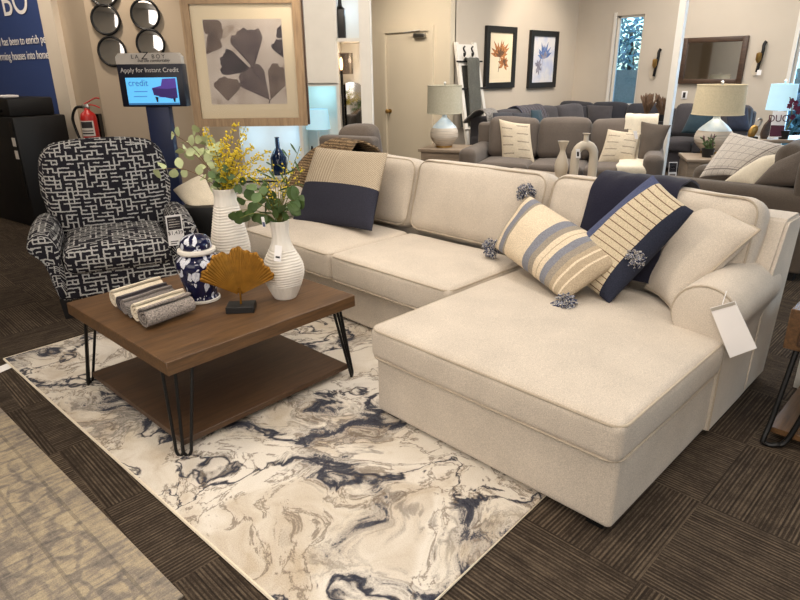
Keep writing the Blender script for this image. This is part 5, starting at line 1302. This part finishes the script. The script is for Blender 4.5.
farp('slate pillow on the charcoal sofa right of the large lamp', (724, 109), (748, 107), (750, 132), (728, 132), 9.05, 9.2, 'bluegrey', seed=67)
x0_ = at_y(529, 105, 4.95).x
o = obj('throw_blanket', sheet([Vector((x0_, 4.86, .50)), Vector((x0_, 4.95, .60)), Vector((x0_, 5.03, .80)), Vector((x0_, 5.10, .91)), Vector((x0_, 5.20, .945)), Vector((x0_, 5.34, .89)), Vector((x0_, 5.46, .80))], .62, .014, .01, 14, 12, Vector((1, 0, 0))), 'stripedthrow'); tag(o, 'dark striped throw over the back of the charcoal sectional', 'blanket')
xl_ = at_y(473, 115, 5.3).x
o = obj('throw_blanket', sheet([Vector((xl_, 4.50, .30)), Vector((xl_, 4.50, .58)), Vector((xl_, 4.60, .67)), Vector((xl_, 4.90, .68)), Vector((xl_, 5.03, .74)), Vector((xl_, 5.10, .90)), Vector((xl_, 5.22, .94)), Vector((xl_, 5.36, .86)), Vector((xl_, 5.47, .76))], .27, .014, .01, 12, 14, Vector((1, 0, 0))), 'greyknit'); tag(o, 'pale grey throw over the left arm of the charcoal sectional by the ladder', 'blanket')
# dried reeds in two pots behind the taupe sofa
SB = at_d(655, 122, 8.1); st = thing('sofa_table', 'slim dark table behind the taupe sofa holding two pots of dried reeds', 'table', (SB.x, SB.y, 0), gr)
ztop = at_d(655, 121, 8.1).z
obj('tabletop', B(-.30, .16, -.12, .12, ztop-.03, ztop, .004), 'blackwood', st)
for x, y in ((-.28, -.1), (.14, -.1), (-.28, .1), (.14, .1)): obj('leg', B(x-.02, x+.02, y-.02, y+.02, 0, ztop-.03), 'blackwood', st)
for i, (px, lab) in enumerate(((645.5, 'left of two pots of brown dried reeds behind the taupe sofa'), (661, 'right of two pots of brown dried reeds, next to the white post'))):
    p = at_d(px, 121, 8.1); t = thing('dried_plant', lab, 'plant', (p.x, p.y, ztop), 0, 'pots of dried reeds'); rnd = random.Random(70+i)
    obj('pot', LA([(.001, 0), (.055, 0), (.065, .08), (.055, .08), (.001, .07)], 18), 'clearglass' if False else 'blackwood', t); bm = newbm(); hh_ = at_d(px, 93, 8.1).z-ztop
    for j in range(26):
        a = rnd.uniform(0, 6.28); r = rnd.uniform(.02, .13); h_ = hh_*rnd.uniform(.6, 1.0); tube(bm, smoothpath([(0, 0, .05), (r*.35*cos(a), r*.35*sin(a), h_*.5), (r*cos(a), r*sin(a), h_)], 4), [.012]*7+[.016, .004], 5)
    obj('reeds', bm, 'dried', t)
# far right: console with ornaments, sign, orchid and lit lamp
cd = 7.6; zc = at_d(765, 139, cd).z; p = at_d(752, 139, cd)
C3 = thing('console_table', 'grey wood console in front of the right-hand window with lamp and ornaments', 'table', (p.x, p.y, 0), FR)
obj('tabletop', B(-.12, .85, -.12, .4, zc-.04, zc, .004), 'greywood', C3)
for x, y in ((-.08, -.08), (.8, -.08), (-.08, .35), (.8, .35)): obj('leg', B(x-.03, x+.03, y-.03, y+.03, 0, zc-.04), 'greywood', C3)
def cons(name, label, cat, px, off=.0): p = at_d(px, 139, cd+off); return thing(name, label, cat, (p.x, p.y, zc), FR)
t = cons('bird_ornament', 'small gold bird ornament on the console below the candle sconce', 'ornament', 753)
zt = at_d(756, 119, cd).z-zc
bm = newbm(); rbox(bm, (-.02, 0, zt*.36), (.085, .05, zt*.5), .024, (.01, .005, .02), 4)
bmesh.ops.rotate(bm, cent=(0, 0, zt*.36), matrix=Matrix.Rotation(.35, 3, 'Y'), verts=bm.verts); obj('body', bm, 'brass', t)
obj('head', TB(smoothpath([(.02, 0, zt*.55), (.06, 0, zt*.82), (.055, 0, zt*.98), (.025, 0, zt*1.0), (.01, 0, zt*.88)], 5), .012, 8), 'chrome', t); obj('foot', B(-.05, .04, -.03, .03, 0, .03), 'blackwood', t)
t = cons('leaf_ornament', 'tall dark brown leaf-shaped ornament beside the orchid sign', 'ornament', 766, .03); zt = at_d(769, 116, cd).z-zc
obj('blade', PR([(-.06, 0), (-.075, zt*.25), (-.05, zt*.6), (.03, zt), (.03, zt*.6), (.02, zt*.2), (.0, 0)], -.02, .02), 'brownframe', t, False)
q = [at_d(769, 137, cd-.05), at_d(783, 137, cd-.05), at_d(787, 112, cd+.0), at_d(773, 111, cd+.0)]
t, panel, q, c, n = card_tag('counter_sign', 'cream and burgundy card sign lettered DUO on the console', q, None, 'sign'); panel(.0, 1, .02, .46, 'burgundy', 'burgundy_panel')
tx = text('lettering', 'DUO', .115, 'burgundy', t, (0,0,0), (0,0,0), 'CENTER', 0, .0005)
ex_ = (q[1]-q[0]).normalized(); ez = n.normalized(); ez = ez if ez.dot(EYE-c) > 0 else -ez; ey_ = ez.cross(ex_)
m4 = Matrix((ex_, ey_, ez)).transposed().to_4x4(); m4.translation = ((q[0]+q[1])*.5)*.40+((q[2]+q[3])*.5)*.60-c+ez*.004; tx.matrix_local = m4
t = cons('potted_orchid', 'burgundy orchid in front of the lit white lamp', 'orchid', 783, -.02); zt = at_d(779, 97, cd).z-zc
obj('pot', LA([(.001, 0), (.05, 0), (.06, .1), (.001, .1)], 16), 'blackwood', t); pth = smoothpath([(.02, 0, .1), (.03, -.03, zt*.5), (-.02, -.06, zt*.85), (-.07, -.08, zt)], 6); obj('stalk', TB(pth, .006, 6), 'stem', t)
bm = newbm(); rnd = random.Random(9)
for k_ in range(7):
    c_ = pth[min(len(pth)-1, 8+k_)]+Vector((rnd.uniform(-.06, .06), rnd.uniform(-.05, 0), rnd.uniform(-.05, .03)))
    for j in range(5): a = 2*pi*j/5; leafpoly(bm, c_, Vector((cos(a), -.2, sin(a))), Vector((0, -1, .2)), .036, .032, 0)
obj('petals', bm, 'orchid', t, recalc=False)
p = at_d(774, 139, cd+.28); t = thing('table_lamp', 'white lamp glowing pale blue on the console at the far right', 'lamp', (p.x, p.y, zc)); zb, zt = at_d(775, 110, cd+.28).z-zc, at_d(778, 84, cd+.28).z-zc
sr = (at_d(790, 97, cd+.28)-at_d(764, 97, cd+.28)).length/2
obj('base', LA([(.001, 0), (.07, 0), (.07, .02), (.02, .05), (.03, zb*.5), (.015, zb), (.001, zb)], 20), 'ceramic', t); obj('lamp_shade', LA([(sr, zb), (sr*.92, zt)], 36, cap=False), 'shadelit', t); obj('finial', LA([(.008, zb), (.008, zt+.03), (.016, zt+.04), (.001, zt+.06)], 10), 'chrome', t); LAMP3 = p
# ================================================================== LIGHT
def area(name, loc, size, power, col, tgt=None, shape='DISK', spread=None):
    l = bpy.data.lights.new(name, 'AREA'); l.energy = power; l.color = col; l.shape = shape; l.size = size if not isinstance(size, tuple) else size[0]
    if isinstance(size, tuple): l.size_y = size[1]
    if spread: l.spread = radians(spread)
    o = bpy.data.objects.new(name, l); COL.objects.link(o); o.location = loc
    d = (Vector(tgt)-Vector(loc)) if tgt else Vector((0, 0, -1)); o.rotation_euler = d.to_track_quat('-Z', 'Y').to_euler(); return o
warm = (1.0, .86, .70); neut = (1.0, .93, .85); cool = (.55, .78, 1.0)
def spot(loc, tgt, power, ang=60, col=warm, r=.12, blend=.7):
    l = bpy.data.lights.new('ceiling_spot', 'SPOT'); l.energy = power; l.color = col; l.spot_size = radians(ang); l.spot_blend = blend; l.shadow_soft_size = r
    o = bpy.data.objects.new('ceiling_spot', l); COL.objects.link(o); o.location = loc; o.rotation_euler = (Vector(tgt)-Vector(loc)).to_track_quat('-Z', 'Y').to_euler()
# general light
area('ceiling_fill', (1.6, .6, 3.15), 2.6, 40, neut)
area('ceiling_fill', (3.4, 2.6, 3.15), 1.8, 40, neut)
area('ceiling_fill', (6.2, 3.6, 3.15), 2.4, 92, neut)
area('ceiling_fill', (8.8, 3.6, 3.15), 2.0, 72, neut)
area('ceiling_fill', (8.4, 1.2, 3.15), 1.6, 46, neut)
area('ceiling_fill', (5.6, 6.6, 3.15), 1.2, 26, warm)
spot((1.0, 2.9, 3.1), (1.9, 1.5, .3), 80, 80)
spot((2.0, -.4, 3.1), (2.1, 1.2, .4), 40, 80)
spot((1.9, 3.6, 3.1), (2.5, 3.0, .4), 60, 65)
spot((-.3, 1.2, 3.1), (.8, 1.6, 0), 60, 80)
pm_ = at_w(118, 25); spot(tuple(pm_-hf*.75+Vector((0, 0, 1.2))), tuple(pm_), 110, 70)
area('ceiling_fill', (-.2, 4.6, 3.15), 1.4, 30, warm); area('ceiling_fill', (-1.8, -1.6, 3.15), 2.0, 110, neut); area('ceiling_fill', (.2, 8.0, 3.15), 1.4, 24, warm)  # last two are unseen fill, added to brighten walls the mirrors reflect
spot((1.4, 6.6, 3.1), tuple(at_n(20, 60, PW, ey)), 110, 70)
spot((3.0, 4.3, 3.1), tuple(GA.location+Vector((0, 0, .5))), 45, 50) if False else None
spot((1.3, 2.9, 3.1), tuple(GA.location+Vector((0, 0, .5))), 60, 40)
spot((5.2, 5.9, 3.1), (7, 6.8, 1.2), 90, 65)
spot((8.4, 4.6, 3.1), (9.0, 5.97, 1.6), 120, 75)
area('camera_side_fill', (-3.6, .4, 1.9), (4.5, 2.4), 80, (1, .95, .9), (2, 1.2, .6), 'RECTANGLE')  # added soft fill from behind the camera
spot((2.6, 3.2, 3.1), tuple(at_d(330, 60, 6.3)), 130, 70)
spot((5.6, 5.4, 3.1), (7, 6.6, 1.2), 60, 80)
# lit niches, lamps
def pt_(loc, e, col, r=.05):
    l = bpy.data.lights.new('lamp_bulb', 'POINT'); l.energy = e; l.color = col; l.shadow_soft_size = r; o = bpy.data.objects.new('lamp_bulb', l); COL.objects.link(o); o.location = loc
def insh(px, py, off): return at_d(px, py, sd+off)
pt_(insh(322, 92, .22), 1.1, (.45, .85, 1)); pt_(insh(250, 138, .2), 1.3, (.45, .75, 1)); pt_(insh(288, 138, .2), 1.3, (.45, .75, 1)); pt_(insh(350, 10, .2), .9, (.6, .8, 1)); pt_(insh(352, 60, .12), 1.6, (1, .8, .6))
pt_((LAMP1.x, LAMP1.y, .56+(zb1+zt1)/2), 1.2, (.8, .92, 1)); pt_((LAMP2.x, LAMP2.y, .56+(zb2+zt2)/2), 2.0, (1, .9, .75)); pt_((LAMP3.x, LAMP3.y, zc+.4), 2.5, (.7, .9, 1))
# daylight through the right-hand window
area('window_daylight', (WX+.5, w2y-.8, 1.5), (1.6, 2.2), 120, cool, (4, -1.5, .8), 'RECTANGLE')
area('window_daylight', (6.0, -3.2, 1.7), (2.4, 1.8), 60, cool, (3.0, .6, .6), 'RECTANGLE')
W = bpy.data.worlds.new('sky'); SC.world = W; W.use_nodes = True; nt = W.node_tree; bg = nt.nodes['Background']
sky = nt.nodes.new('ShaderNodeTexSky'); sky.sky_type = 'NISHITA'; sky.sun_disc = False; sky.sun_elevation = radians(12); sky.sun_rotation = radians(200)
mx = nt.nodes.new('ShaderNodeMix'); mx.data_type = 'RGBA'; mx.blend_type = 'MULTIPLY'; mx.inputs[0].default_value = .8; mx.inputs[7].default_value = (.46, .72, 1, 1)
nt.links.new(sky.outputs[0], mx.inputs[6]); nt.links.new(mx.outputs[2], bg.inputs[0]); bg.inputs[1].default_value = .9
SC.view_settings.view_transform = 'Standard'; SC.view_settings.look = 'None'; SC.view_settings.exposure = 0.1
